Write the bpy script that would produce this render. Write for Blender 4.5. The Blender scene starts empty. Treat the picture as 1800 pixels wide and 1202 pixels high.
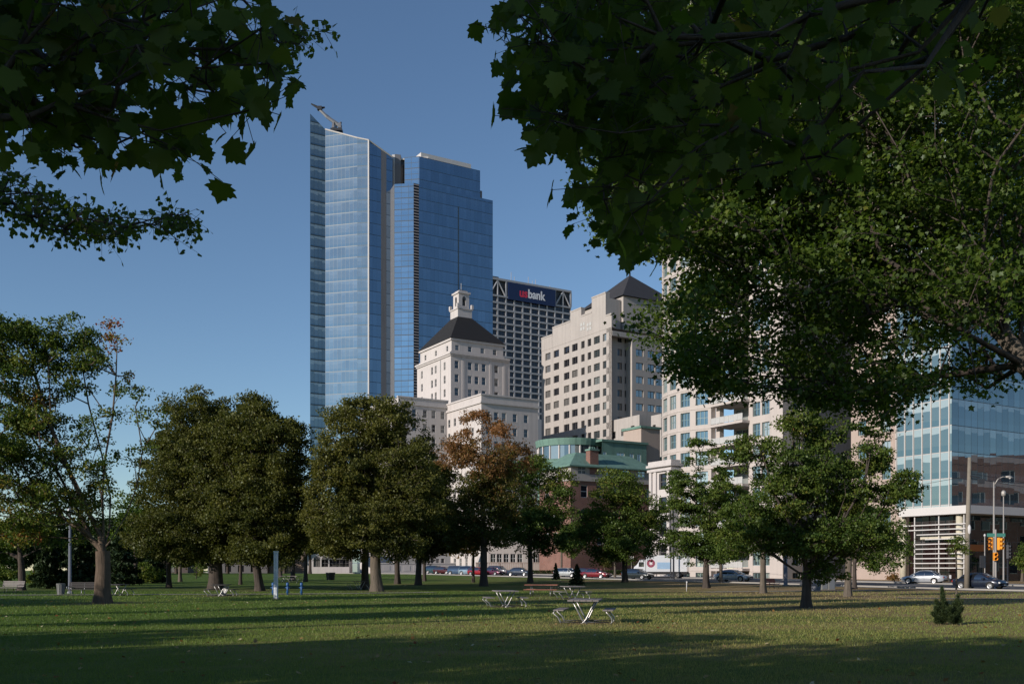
import bpy, bmesh, math, random
import numpy as np
from mathutils import Vector, Matrix

R = math.radians
rng = np.random.default_rng(7)
random.seed(7)
SC = bpy.context.scene
COL = SC.collection

# ------------------------------------------------------------------ camera model (1800 x 1202 photo, level view with lens shift)
F, HZ, CX, EYE = 1750.0, 1002.0, 900.0, 1.7

def gz(Y):
    return min(max((Y - 85.0) * 0.0085, 0.0), 0.95)

def ground_at(px, py):
    lo, hi = 5.0, 260.0
    for _ in range(60):
        m = 0.5 * (lo + hi)
        if HZ + (EYE - gz(m)) * F / m > py: lo = m
        else: hi = m
    return ((px - CX) / F * lo, lo, gz(lo))

def at(px, py, D):
    return ((px - CX) / F * D, D, EYE + (HZ - py) / F * D)

def zat(py, D):
    return EYE + (HZ - py) / F * D

# ------------------------------------------------------------------ materials
def new_mat(name):
    m = bpy.data.materials.new(name); m.use_nodes = True
    nt = m.node_tree; nt.nodes.clear()
    out = nt.nodes.new('ShaderNodeOutputMaterial')
    return m, nt, out

def math_n(nt, op, a, b=None, c=None, clamp=False):
    n = nt.nodes.new('ShaderNodeMath'); n.operation = op; n.use_clamp = clamp
    for i, v in enumerate((a, b, c)):
        if v is None: continue
        if isinstance(v, (int, float)): n.inputs[i].default_value = v
        else: nt.links.new(v, n.inputs[i])
    return n.outputs[0]

def mix_col(nt, fac, a, b, mode='MIX'):
    n = nt.nodes.new('ShaderNodeMix'); n.data_type = 'RGBA'; n.blend_type = mode
    for i, v in ((0, fac), (6, a), (7, b)):
        if isinstance(v, (int, float)): n.inputs[i].default_value = v
        elif isinstance(v, (tuple, list)): n.inputs[i].default_value = (*v[:3], 1)
        else: nt.links.new(v, n.inputs[i])
    return n.outputs[2]

def noise_n(nt, vec, scale, detail=4, rough=.55):
    n = nt.nodes.new('ShaderNodeTexNoise'); n.inputs['Scale'].default_value = scale
    n.inputs['Detail'].default_value = detail; n.inputs['Roughness'].default_value = rough
    if vec is not None: nt.links.new(vec, n.inputs['Vector'])
    return n.outputs[0]

def ramp_n(nt, fac, stops):
    n = nt.nodes.new('ShaderNodeValToRGB'); cr = n.color_ramp
    while len(cr.elements) < len(stops): cr.elements.new(0.5)
    for e, (p, c) in zip(cr.elements, stops):
        e.position = p; e.color = (*c, 1) if len(c) == 3 else c
    nt.links.new(fac, n.inputs[0])
    return n.outputs[0]

def map_n(nt, vec, scale=(1, 1, 1), rot=(0, 0, 0)):
    n = nt.nodes.new('ShaderNodeMapping'); n.inputs['Scale'].default_value = scale; n.inputs['Rotation'].default_value = rot
    nt.links.new(vec, n.inputs['Vector']); return n.outputs[0]

def surf(name, col, rough=.7, metal=0.0, var=.12, scale=1.2, fine=9.0, bump=0.0, spec=.4, stain=0.0, coat=0.0):
    """painted / stone / metal surface: base colour with broad and fine mottling"""
    m, nt, out = new_mat(name)
    p = nt.nodes.new('ShaderNodeBsdfPrincipled')
    tc = nt.nodes.new('ShaderNodeTexCoord')
    n1 = noise_n(nt, tc.outputs['Object'], scale, 5)
    n2 = noise_n(nt, tc.outputs['Object'], fine, 3)
    s = math_n(nt, 'ADD', math_n(nt, 'MULTIPLY', n1, .65), math_n(nt, 'MULTIPLY', n2, .35))
    k = math_n(nt, 'MULTIPLY_ADD', math_n(nt, 'SUBTRACT', s, .5), var * 4, 1.0)
    c = mix_col(nt, 1.0, col, k, 'MULTIPLY')
    if stain:
        st = noise_n(nt, map_n(nt, tc.outputs['Object'], (1.3, 1.3, .06)), 1.0, 5, .65)
        f = math_n(nt, 'MULTIPLY', math_n(nt, 'SUBTRACT', st, .48, clamp=True), stain * 6, clamp=True)
        c = mix_col(nt, f, c, tuple(x * .62 for x in col))
    nt.links.new(c, p.inputs['Base Color'])
    p.inputs['Roughness'].default_value = rough; p.inputs['Metallic'].default_value = metal
    p.inputs['Specular IOR Level'].default_value = spec
    if coat: p.inputs['Coat Weight'].default_value = coat; p.inputs['Coat Roughness'].default_value = .04
    if bump:
        b = nt.nodes.new('ShaderNodeBump'); b.inputs['Strength'].default_value = bump; b.inputs['Distance'].default_value = .02
        nt.links.new(n2, b.inputs['Height']); nt.links.new(b.outputs[0], p.inputs['Normal'])
    nt.links.new(p.outputs[0], out.inputs[0])
    return m

def pane_mat(name, dark, light, plight=.25, rough=.05, refl=.35, tint=(.85, .92, 1), fk=.7):
    """window pane: dark interior or a drawn blind (per pane), under a sky reflection"""
    m, nt, out = new_mat(name)
    oi = nt.nodes.new('ShaderNodeObjectInfo')
    r = oi.outputs['Random']
    geo = nt.nodes.new('ShaderNodeNewGeometry')
    r2 = geo.outputs['Random Per Island']
    rr = math_n(nt, 'FRACT', math_n(nt, 'ADD', r, r2))
    f = math_n(nt, 'LESS_THAN', rr, plight)
    c = mix_col(nt, f, dark, light)
    d = nt.nodes.new('ShaderNodeBsdfDiffuse'); nt.links.new(c, d.inputs[0])
    g = nt.nodes.new('ShaderNodeBsdfGlossy'); g.inputs['Roughness'].default_value = rough; g.inputs[0].default_value = (*tint, 1)
    tc = nt.nodes.new('ShaderNodeTexCoord')
    b = nt.nodes.new('ShaderNodeBump'); b.inputs['Strength'].default_value = .05; b.inputs['Distance'].default_value = .1
    nt.links.new(noise_n(nt, tc.outputs['Object'], 1.1, 2), b.inputs['Height']); nt.links.new(b.outputs[0], g.inputs['Normal'])
    fr = nt.nodes.new('ShaderNodeFresnel'); fr.inputs[0].default_value = 1.5
    k = math_n(nt, 'ADD', math_n(nt, 'MULTIPLY', fr.outputs[0], fk), refl, clamp=True)
    mx = nt.nodes.new('ShaderNodeMixShader')
    nt.links.new(k, mx.inputs[0]); nt.links.new(d.outputs[0], mx.inputs[1]); nt.links.new(g.outputs[0], mx.inputs[2])
    nt.links.new(mx.outputs[0], out.inputs[0])
    return m

def curtain_mat(name, fh, bay, inner_dark, inner_light, tint, refl, line_col, lw_h=.05, lw_v=.04, spandrel=None, sp_h=.28,
                blinds=.35, streak=.0, wob=.03, zoff=0.0, sub=0, jag=.25):
    """curtain wall; UV in metres (along the wall, up). Floors, panes, spandrels and mullions come from the UV grid."""
    m, nt, out = new_mat(name)
    uv = nt.nodes.new('ShaderNodeUVMap')
    sp = nt.nodes.new('ShaderNodeSeparateXYZ'); nt.links.new(uv.outputs[0], sp.inputs[0])
    u, v = sp.outputs[0], math_n(nt, 'ADD', sp.outputs[1], zoff)
    fu = math_n(nt, 'DIVIDE', u, bay); fv = math_n(nt, 'DIVIDE', v, fh)
    iu = math_n(nt, 'FLOOR', fu); iv = math_n(nt, 'FLOOR', fv)
    ru = math_n(nt, 'FRACT', fu); rv = math_n(nt, 'FRACT', fv)
    cmb = nt.nodes.new('ShaderNodeCombineXYZ'); nt.links.new(iu, cmb.inputs[0]); nt.links.new(iv, cmb.inputs[1])
    wn = nt.nodes.new('ShaderNodeTexWhiteNoise'); wn.noise_dimensions = '2D'; nt.links.new(cmb.outputs[0], wn.inputs['Vector'])
    wf = nt.nodes.new('ShaderNodeTexWhiteNoise'); wf.noise_dimensions = '1D'; nt.links.new(iv, wf.inputs['W'])
    # long runs of blinds along each floor
    c2 = nt.nodes.new('ShaderNodeCombineXYZ'); nt.links.new(math_n(nt, 'MULTIPLY', u, .09), c2.inputs[0]); nt.links.new(math_n(nt, 'MULTIPLY', iv, 3.7), c2.inputs[1])
    ns = noise_n(nt, c2.outputs[0], 1.0, 2)
    drop = math_n(nt, 'ADD', math_n(nt, 'MULTIPLY', wn.outputs[0], jag), math_n(nt, 'MULTIPLY', ns, 1.15 - jag))
    # a blind covers the pane from its top down to a height of its own
    bl = math_n(nt, 'MULTIPLY', math_n(nt, 'GREATER_THAN', rv, math_n(nt, 'MULTIPLY_ADD', drop, -1.0, 1.35)), blinds)
    inner = mix_col(nt, bl, inner_dark, inner_light)
    if streak:
        inner = mix_col(nt, math_n(nt, 'MULTIPLY', ns, streak), inner, inner_light)
    if spandrel is not None:
        inner = mix_col(nt, math_n(nt, 'LESS_THAN', rv, sp_h), inner, spandrel)
    d = nt.nodes.new('ShaderNodeBsdfDiffuse'); nt.links.new(inner, d.inputs[0])
    g = nt.nodes.new('ShaderNodeBsdfGlossy'); g.inputs['Roughness'].default_value = .015
    tv = math_n(nt, 'MULTIPLY_ADD', wn.outputs[0], .16, .88)
    nt.links.new(mix_col(nt, 1.0, tint, tv, 'MULTIPLY'), g.inputs[0])
    # every pane sits a little out of true
    geo = nt.nodes.new('ShaderNodeNewGeometry')
    vm = nt.nodes.new('ShaderNodeVectorMath'); vm.operation = 'SUBTRACT'; nt.links.new(wn.outputs['Color'], vm.inputs[0]); vm.inputs[1].default_value = (.5, .5, .5)
    vs = nt.nodes.new('ShaderNodeVectorMath'); vs.operation = 'SCALE'; nt.links.new(vm.outputs[0], vs.inputs[0]); vs.inputs['Scale'].default_value = wob
    va = nt.nodes.new('ShaderNodeVectorMath'); va.operation = 'ADD'; nt.links.new(geo.outputs['Normal'], va.inputs[0]); nt.links.new(vs.outputs[0], va.inputs[1])
    vn = nt.nodes.new('ShaderNodeVectorMath'); vn.operation = 'NORMALIZE'; nt.links.new(va.outputs[0], vn.inputs[0])
    nt.links.new(vn.outputs[0], g.inputs['Normal'])
    fr = nt.nodes.new('ShaderNodeFresnel'); fr.inputs[0].default_value = 1.5
    k = math_n(nt, 'ADD', math_n(nt, 'MULTIPLY', fr.outputs[0], .8), refl, clamp=True)
    mx = nt.nodes.new('ShaderNodeMixShader'); nt.links.new(k, mx.inputs[0]); nt.links.new(d.outputs[0], mx.inputs[1]); nt.links.new(g.outputs[0], mx.inputs[2])
    # mullions and floor lines
    lh = math_n(nt, 'LESS_THAN', rv, lw_h / fh)
    if sub:
        rs = math_n(nt, 'FRACT', math_n(nt, 'MULTIPLY', fv, sub))
        lh = math_n(nt, 'MAXIMUM', lh, math_n(nt, 'LESS_THAN', rs, .5 * lw_h * sub / fh))
    lv = math_n(nt, 'LESS_THAN', ru, lw_v / bay)
    ln = math_n(nt, 'MAXIMUM', lh, lv)
    dl = nt.nodes.new('ShaderNodeBsdfPrincipled'); dl.inputs['Base Color'].default_value = (*line_col, 1); dl.inputs['Roughness'].default_value = .45
    mx2 = nt.nodes.new('ShaderNodeMixShader'); nt.links.new(ln, mx2.inputs[0]); nt.links.new(mx.outputs[0], mx2.inputs[1]); nt.links.new(dl.outputs[0], mx2.inputs[2])
    nt.links.new(mx2.outputs[0], out.inputs[0])
    return m

def leaf_mat(name, stops, trans=.35, gloss=.014):
    m, nt, out = new_mat(name)
    at_ = nt.nodes.new('ShaderNodeAttribute'); at_.attribute_name = 'tint'
    c = ramp_n(nt, at_.outputs['Fac'], stops)
    d = nt.nodes.new('ShaderNodeBsdfDiffuse'); nt.links.new(c, d.inputs[0])
    t = nt.nodes.new('ShaderNodeBsdfTranslucent')
    nt.links.new(mix_col(nt, 1.0, c, (1.25, 1.35, .55), 'MULTIPLY'), t.inputs[0])
    mx = nt.nodes.new('ShaderNodeMixShader'); mx.inputs[0].default_value = trans
    nt.links.new(d.outputs[0], mx.inputs[1]); nt.links.new(t.outputs[0], mx.inputs[2])
    g = nt.nodes.new('ShaderNodeBsdfGlossy'); g.inputs['Roughness'].default_value = .45; g.inputs[0].default_value = (.8, .9, .8, 1)
    m2 = nt.nodes.new('ShaderNodeMixShader'); m2.inputs[0].default_value = gloss
    nt.links.new(mx.outputs[0], m2.inputs[1]); nt.links.new(g.outputs[0], m2.inputs[2])
    nt.links.new(m2.outputs[0], out.inputs[0])
    return m

def brick_mat(name, c1, c2, mortar, w=.22, h=.07):
    m, nt, out = new_mat(name)
    uv = nt.nodes.new('ShaderNodeUVMap')
    b = nt.nodes.new('ShaderNodeTexBrick'); nt.links.new(uv.outputs[0], b.inputs['Vector'])
    b.inputs['Color1'].default_value = (*c1, 1); b.inputs['Color2'].default_value = (*c2, 1); b.inputs['Mortar'].default_value = (*mortar, 1)
    b.inputs['Scale'].default_value = 1; b.inputs['Brick Width'].default_value = w; b.inputs['Row Height'].default_value = h
    b.inputs['Mortar Size'].default_value = .008
    tc = nt.nodes.new('ShaderNodeTexCoord')
    n1 = noise_n(nt, tc.outputs['Object'], .5, 5)
    c = mix_col(nt, 1.0, b.outputs[0], math_n(nt, 'MULTIPLY_ADD', n1, .9, .55), 'MULTIPLY')
    p = nt.nodes.new('ShaderNodeBsdfPrincipled'); p.inputs['Roughness'].default_value = .85
    nt.links.new(c, p.inputs['Base Color']); nt.links.new(p.outputs[0], out.inputs[0])
    return m

def bark_mat(name, c1, c2):
    m, nt, out = new_mat(name)
    tc = nt.nodes.new('ShaderNodeTexCoord')
    v = map_n(nt, tc.outputs['Object'], (9, 9, 1.4))
    n1 = noise_n(nt, v, 1.0, 6, .65); n2 = noise_n(nt, tc.outputs['Object'], 1.3, 4)
    c = mix_col(nt, math_n(nt, 'MULTIPLY_ADD', n2, 1.4, -.2, clamp=True), c1, c2)
    c = mix_col(nt, 1.0, c, math_n(nt, 'MULTIPLY_ADD', n1, 1.5, .25), 'MULTIPLY')
    p = nt.nodes.new('ShaderNodeBsdfPrincipled'); p.inputs['Roughness'].default_value = .9; p.inputs['Specular IOR Level'].default_value = .15
    b = nt.nodes.new('ShaderNodeBump'); b.inputs['Strength'].default_value = .9; b.inputs['Distance'].default_value = .05
    nt.links.new(n1, b.inputs['Height']); nt.links.new(b.outputs[0], p.inputs['Normal'])
    nt.links.new(c, p.inputs['Base Color']); nt.links.new(p.outputs[0], out.inputs[0])
    return m

# ------------------------------------------------------------------ mesh building
class MB:
    def __init__(s): s.v = []; s.f = []; s.uv = []; s.mi = []; s.cur = 0
    def poly(s, pts, uvs=None):
        b = len(s.v); s.v += [tuple(p) for p in pts]; s.f.append(tuple(range(b, b + len(pts)))); s.mi.append(s.cur)
        s.uv += list(uvs) if uvs is not None else [(p[0] + p[1], p[2]) for p in pts]
        return s
    def box(s, x0, y0, z0, x1, y1, z1, skip=''):
        if x0 > x1: x0, x1 = x1, x0
        if y0 > y1: y0, y1 = y1, y0
        if z0 > z1: z0, z1 = z1, z0
        p = s.poly
        p([(x0, y0, z0), (x1, y0, z0), (x1, y0, z1), (x0, y0, z1)], [(x0, z0), (x1, z0), (x1, z1), (x0, z1)])
        p([(x1, y0, z0), (x1, y1, z0), (x1, y1, z1), (x1, y0, z1)], [(y0, z0), (y1, z0), (y1, z1), (y0, z1)])
        p([(x1, y1, z0), (x0, y1, z0), (x0, y1, z1), (x1, y1, z1)], [(x1, z0), (x0, z0), (x0, z1), (x1, z1)])
        p([(x0, y1, z0), (x0, y0, z0), (x0, y0, z1), (x0, y1, z1)], [(y1, z0), (y0, z0), (y0, z1), (y1, z1)])
        p([(x0, y0, z1), (x1, y0, z1), (x1, y1, z1), (x0, y1, z1)], [(x0, y0), (x1, y0), (x1, y1), (x0, y1)])
        if 'b' not in skip:
            p([(x0, y1, z0), (x1, y1, z0), (x1, y0, z0), (x0, y0, z0)], [(x0, y1), (x1, y1), (x1, y0), (x0, y0)])
        return s
    def prism(s, fp, z0, tops, u0=0.0, top=True):
        """fp: footprint counter-clockwise seen from above; tops: one z or one per vertex"""
        n = len(fp); tops = [tops] * n if isinstance(tops, (int, float)) else tops
        z0s = [z0] * n if isinstance(z0, (int, float)) else z0
        u = u0
        for i in range(n):
            a, b = fp[i], fp[(i + 1) % n]; L = math.dist(a, b)
            s.poly([(a[0], a[1], z0s[i]), (b[0], b[1], z0s[(i + 1) % n]), (b[0], b[1], tops[(i + 1) % n]), (a[0], a[1], tops[i])],
                   [(u, z0s[i]), (u + L, z0s[(i + 1) % n]), (u + L, tops[(i + 1) % n]), (u, tops[i])])
            u += L
        if top:
            s.poly([(p[0], p[1], t) for p, t in zip(fp, tops)])
        return s
    def obox(s, c, d, l, w, z0, z1):
        """box centred on c (x, y), length l along unit d, width w"""
        dx, dy = d; nx, ny = -dy, dx
        fp = [(c[0] + a * l / 2 * dx + b * w / 2 * nx, c[1] + a * l / 2 * dy + b * w / 2 * ny) for a, b in ((-1, -1), (1, -1), (1, 1), (-1, 1))]
        s.prism(fp, z0, z1); s.poly([(p[0], p[1], z0) for p in reversed(fp)])
        return s
    def frust(s, r0, z0, r1, z1):
        """between two rectangles (x0, y0, x1, y1)"""
        q = lambda r, z: [(r[0], r[1], z), (r[2], r[1], z), (r[2], r[3], z), (r[0], r[3], z)]
        a, b = q(r0, z0), q(r1, z1)
        for i in range(4):
            j = (i + 1) % 4; s.poly([a[i], a[j], b[j], b[i]])
        s.poly(b)
        return s
    def tube(s, pts, rad, n=8, cap=True):
        pts = [Vector(p) for p in pts]; k = len(pts)
        rad = [rad] * k if isinstance(rad, (int, float)) else rad
        rings = []
        up = None
        for i, p in enumerate(pts):
            t = (pts[min(i + 1, k - 1)] - pts[max(i - 1, 0)]).normalized()
            if up is None: up = Vector((0, 0, 1)) if abs(t.z) < .9 else Vector((1, 0, 0))
            a = t.cross(up).normalized(); b = a.cross(t).normalized(); up = b
            ring = []
            for j in range(n):
                an = 2 * math.pi * j / n
                q = p + rad[i] * (math.cos(an) * a + math.sin(an) * b)
                ring.append(len(s.v)); s.v.append(tuple(q)); s.uv.append(None)
            rings.append(ring)
        for i in range(k - 1):
            for j in range(n):
                j2 = (j + 1) % n
                s.f.append((rings[i][j], rings[i][j2], rings[i + 1][j2], rings[i + 1][j])); s.mi.append(s.cur)
        if cap:
            s.f.append(tuple(reversed(rings[0]))); s.mi.append(s.cur)
            s.f.append(tuple(rings[-1])); s.mi.append(s.cur)
        return s
    def lathe(s, prof, c=(0, 0), n=16):
        """prof: list of (r, z)"""
        rings = []
        for r, z in prof:
            ring = []
            for j in range(n):
                an = 2 * math.pi * j / n
                ring.append(len(s.v)); s.v.append((c[0] + r * math.cos(an), c[1] + r * math.sin(an), z)); s.uv.append(None)
            rings.append(ring)
        for i in range(len(prof) - 1):
            for j in range(n):
                j2 = (j + 1) % n
                s.f.append((rings[i][j], rings[i][j2], rings[i + 1][j2], rings[i + 1][j])); s.mi.append(s.cur)
        s.f.append(tuple(reversed(rings[0]))); s.mi.append(s.cur); s.f.append(tuple(rings[-1])); s.mi.append(s.cur)
        return s
    def mesh(s, name, mats, smooth=False):
        me = bpy.data.meshes.new(name); me.from_pydata(s.v, [], s.f)
        for m in (mats if isinstance(mats, (list, tuple)) else [mats]): me.materials.append(m)
        uvl = me.uv_layers.new(name='UVMap')
        vi = np.empty(len(me.loops), dtype=np.int32); me.loops.foreach_get('vertex_index', vi)
        uvs = np.array([(v[0] + v[1], v[2]) if w is None else w for v, w in zip(s.v, s.uv)], dtype=np.float32)
        uvl.data.foreach_set('uv', uvs[vi].ravel())
        if len(set(s.mi)) > 1: me.polygons.foreach_set('material_index', np.array(s.mi, dtype=np.int32))
        if smooth: me.polygons.foreach_set('use_smooth', np.ones(len(me.polygons), dtype=bool))
        me.update(); return me
    def obj(s, name, mats, parent=None, smooth=False, loc=None, rot=0.0):
        return link(name, s.mesh(name, mats, smooth), parent, loc, rot)

def link(name, me, parent=None, loc=None, rot=0.0):
    o = bpy.data.objects.new(name, me); COL.objects.link(o)
    if parent is not None: o.parent = parent
    if loc is not None: o.location = loc
    if rot: o.rotation_euler = (0, 0, rot)
    return o

def tag(o, label=None, cat=None, group=None, kind=None):
    if label: o['label'] = label
    if cat: o['category'] = cat
    if group: o['group'] = group
    if kind: o['kind'] = kind
    return o

def thing(name, label, cat, loc=(0, 0, 0), rot=0.0, group=None):
    o = bpy.data.objects.new(name, None); COL.objects.link(o)
    o.location = loc; o.rotation_euler = (0, 0, rot); o.empty_display_size = .3
    return tag(o, label, cat, group)

def copy_tree(o, parent=None):
    c = o.copy(); COL.objects.link(c)
    if parent is not None: c.parent = parent
    for ch in list(o.children): copy_tree(ch, c)
    return c

def fast_mesh(name, V, Fc, mats, tint=None, smooth=False):
    """V (n,3) floats, Fc (m,k) vertex indices"""
    me = bpy.data.meshes.new(name); n, m, k = len(V), len(Fc), Fc.shape[1]
    me.vertices.add(n); me.vertices.foreach_set('co', np.asarray(V, dtype=np.float32).ravel())
    me.loops.add(m * k); me.loops.foreach_set('vertex_index', np.asarray(Fc, dtype=np.int32).ravel())
    me.polygons.add(m); me.polygons.foreach_set('loop_start', np.arange(0, m * k, k, dtype=np.int32))
    try: me.polygons.foreach_set('loop_total', np.full(m, k, dtype=np.int32))
    except Exception: pass
    for mt in (mats if isinstance(mats, (list, tuple)) else [mats]): me.materials.append(mt)
    if smooth: me.polygons.foreach_set('use_smooth', np.ones(m, dtype=bool))
    if tint is not None:
        a = me.attributes.new('tint', 'FLOAT', 'POINT'); a.data.foreach_set('value', np.asarray(tint, dtype=np.float32))
    me.update(calc_edges=True); return me

# ------------------------------------------------------------------ facades with real openings
def facade(mb, A, B, z0, z1, rects, depth=.25, reveal=True):
    """wall from A to B (left to right seen from outside), openings (a0, a1, zb, zt) cut out with reveals"""
    L = math.dist(A, B); dx, dy = (B[0] - A[0]) / L, (B[1] - A[1]) / L; nx, ny = dy, -dx
    P = lambda a, z, o=0.0: (A[0] + dx * a - nx * o, A[1] + dy * a - ny * o, z)
    us = sorted({0.0, L} | {round(r[0], 4) for r in rects} | {round(r[1], 4) for r in rects})
    us = [u for u in us if 0 <= u <= L]
    zs = sorted({z0, z1} | {round(r[2], 4) for r in rects} | {round(r[3], 4) for r in rects})
    zs = [z for z in zs if z0 <= z <= z1]
    for i in range(len(us) - 1):
        if us[i + 1] - us[i] < 1e-4: continue
        um = .5 * (us[i] + us[i + 1])
        run = None
        rs = [r for r in rects if r[0] < um < r[1]]
        for j in range(len(zs) - 1):
            zm = .5 * (zs[j] + zs[j + 1])
            hole = any(r[2] < zm < r[3] for r in rs)
            if not hole and run is None: run = zs[j]
            if run is not None and (hole or j == len(zs) - 2):
                ze = zs[j] if hole else zs[j + 1]
                if ze - run > 1e-4:
                    mb.poly([P(us[i], run), P(us[i + 1], run), P(us[i + 1], ze), P(us[i], ze)], [(us[i], run), (us[i + 1], run), (us[i + 1], ze), (us[i], ze)])
                run = None
    if reveal:
        for a0, a1, b0, b1 in rects:
            mb.poly([P(a0, b0), P(a1, b0), P(a1, b0, depth), P(a0, b0, depth)])
            mb.poly([P(a0, b1, depth), P(a1, b1, depth), P(a1, b1), P(a0, b1)])
            mb.poly([P(a0, b0), P(a0, b0, depth), P(a0, b1, depth), P(a0, b1)])
            mb.poly([P(a1, b0, depth), P(a1, b0), P(a1, b1), P(a1, b1, depth)])

_WIN = {}
def window_meshes(w, h, nx, nz, fmat, pmat, fw):
    key = (round(w, 2), round(h, 2), nx, nz, fmat.name, pmat.name, fw)
    if key not in _WIN:
        w, h = key[0], key[1]
        f = MB(); t = .06
        f.box(-w / 2, -t, 0, -w / 2 + fw, t, h); f.box(w / 2 - fw, -t, 0, w / 2, t, h)
        f.box(-w / 2 + fw, -t, 0, w / 2 - fw, t, fw); f.box(-w / 2 + fw, -t, h - fw, w / 2 - fw, t, h)
        for i in range(1, nx):
            x = -w / 2 + w * i / nx; f.box(x - fw / 2, -t * .8, fw, x + fw / 2, t * .8, h - fw)
        for i in range(1, nz):
            z = h * i / nz; f.box(-w / 2 + fw, -t * .7, z - fw / 2, w / 2 - fw, t * .7, z + fw / 2)
        p = MB().poly([(-w / 2 + fw / 2, .02, fw / 2), (w / 2 - fw / 2, .02, fw / 2), (w / 2 - fw / 2, .02, h - fw / 2), (-w / 2 + fw / 2, .02, h - fw / 2)])
        _WIN[key] = (f.mesh('window', fmat), p.mesh('pane', pmat), f, p)
    return _WIN[key]

class Wall:
    """collects the wall mesh and the windows of one building"""
    def __init__(s, parent, wmat, fmat, pmat, fw=.07):
        s.parent, s.wmat, s.fmat, s.pmat, s.fw = parent, wmat, fmat, pmat, fw
        s.mb = MB(); s.w = []
    def run(s, A, B, z0, z1, rects, depth=.25, nx=1, nz=1, pmat=None):
        L = math.dist(A, B)
        rects = [(max(.02, r[0]), min(L - .02, r[1]), r[2], r[3]) for r in rects if r[1] > .1 and r[0] < L - .1 and r[2] > z0 and r[3] < z1]
        facade(s.mb, A, B, z0, z1, rects, depth + .06)
        dx, dy = (B[0] - A[0]) / L, (B[1] - A[1]) / L
        for a0, a1, b0, b1 in rects:
            a = .5 * (a0 + a1)
            s.w.append(((A[0] + dx * a - dy * depth, A[1] + dy * a + dx * depth, b0), math.atan2(dy, dx), a1 - a0, b1 - b0, nx, nz, pmat or s.pmat))
        return s
    def build(s, cap=100, key=None, wname='wall', panes=True):
        s.mb.obj(wname, s.wmat, s.parent)
        ws = sorted(s.w, key=key) if key else s.w
        for loc, rot, w, h, nx, nz, pm in ws[:cap]:
            fm, pmh, _, _ = window_meshes(w, h, nx, nz, s.fmat, pm, s.fw)
            o = link('window', fm, s.parent, loc, rot)
            link('pane', pmh, o)
        rest = ws[cap:]
        if rest:
            mb = MB(); mats = [s.fmat]
            for loc, rot, w, h, nx, nz, pm in rest:
                if pm not in mats: mats.append(pm)
                _, _, f, p = window_meshes(w, h, nx, nz, s.fmat, pm, s.fw)
                c, sn = math.cos(rot), math.sin(rot)
                for src, mi in ((f, 0), (p, mats.index(pm))):
                    b = len(mb.v)
                    mb.v += [(loc[0] + c * x - sn * y, loc[1] + sn * x + c * y, loc[2] + z) for x, y, z in src.v]
                    mb.uv += src.uv
                    mb.f += [tuple(b + i for i in fc) for fc in src.f]; mb.mi += [mi] * len(src.f)
            o = mb.obj('window', mats, s.parent); o['kind'] = 'stuff'

class Site:
    """city-grid frame: local x runs along the right-hand fronts, local y up the avenue"""
    ANG = 31.0
    def __init__(s, px, D, ang=None):
        s.X, s.Y = (px - CX) / F * D, D
        s.a = R(ang if ang is not None else Site.ANG)
        s.u = (math.cos(s.a), math.sin(s.a)); s.v = (-math.sin(s.a), math.cos(s.a))
        s.z = gz(D) - .35
    def lx(s, px, ly=0.0):
        k = (px - CX) / F; x0, y0 = s.X + ly * s.v[0], s.Y + ly * s.v[1]
        return (k * y0 - x0) / (s.u[0] - k * s.u[1])
    def ly(s, px, lx=0.0):
        k = (px - CX) / F; x0, y0 = s.X + lx * s.u[0], s.Y + lx * s.u[1]
        return (k * y0 - x0) / (s.v[0] - k * s.v[1])
    def depth(s, lx=0.0, ly=0.0): return s.Y + lx * s.u[1] + ly * s.v[1]
    def z_(s, py, lx=0.0, ly=0.0): return EYE + (HZ - py) / F * s.depth(lx, ly)     # world z; site empties sit at z = 0
    def thing(s, name, label, cat, group=None): return thing(name, label, cat, (s.X, s.Y, 0), s.a, group)
# ------------------------------------------------------------------ trees
def unit(v): return v / np.maximum(np.linalg.norm(v, axis=-1, keepdims=True), 1e-9)

def grow(targets, starts, g, kink=.12, spar=None):
    """join target points to a starting chain of nodes, each by the cheapest way back to the root.
    starts: list of (x,y,z) chain from the root upwards. Returns node array, parent array, target node ids."""
    P = [np.array(p, float) for p in starts]; par = spar or [-1] + list(range(len(starts) - 1))
    dist = [0.0]
    for i in range(1, len(P)): dist.append(dist[par[i]] + float(np.linalg.norm(P[i] - P[par[i]])))
    first = 3 if spar else max(0, len(starts) - max(1, len(starts) * 2 // 3))
    T = np.array(targets, float); order = np.argsort(np.linalg.norm(T - P[first], axis=1))
    cap = len(P) + len(T) * 4
    A = np.empty((cap, 3)); A[:len(P)] = P; Dn = np.empty(cap); Dn[:len(P)] = dist
    pa = list(par); n = len(P); ids = np.empty(len(T), int)
    for k in order:
        t = T[k]; d = A[first:n] - t
        ln = np.sqrt((d * d).sum(1))
        cost = ln + .42 * Dn[first:n] + .5 * np.maximum(-d[:, 2] * -1.0, 0) * .4
        j = int(np.argmin(cost)) + first
        L = float(np.linalg.norm(t - A[j])); seg = min(3, max(1, int(L / 1.1)))
        prev = j; a = A[j].copy()
        for s in range(1, seg + 1):
            q = a + (t - a) * s / seg
            if s < seg: q = q + g.normal(0, kink * L / seg, 3) + np.array([0, 0, .07 * L * math.sin(math.pi * s / seg)])
            A[n] = q; Dn[n] = Dn[prev] + float(np.linalg.norm(q - A[prev])); pa.append(prev); prev = n; n += 1
        ids[k] = prev
    return A[:n], np.array(pa), ids

def branch_radii(pa, n, rt, r_root, expo=.5):
    cnt = np.zeros(n); has = np.zeros(n, bool)
    for i in range(n):
        if pa[i] >= 0: has[pa[i]] = True
    cnt[~has] = 1
    for i in range(n - 1, 0, -1): cnt[pa[i]] += cnt[i]
    r = rt * cnt ** expo
    return np.minimum(r, r_root * .8), cnt

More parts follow.
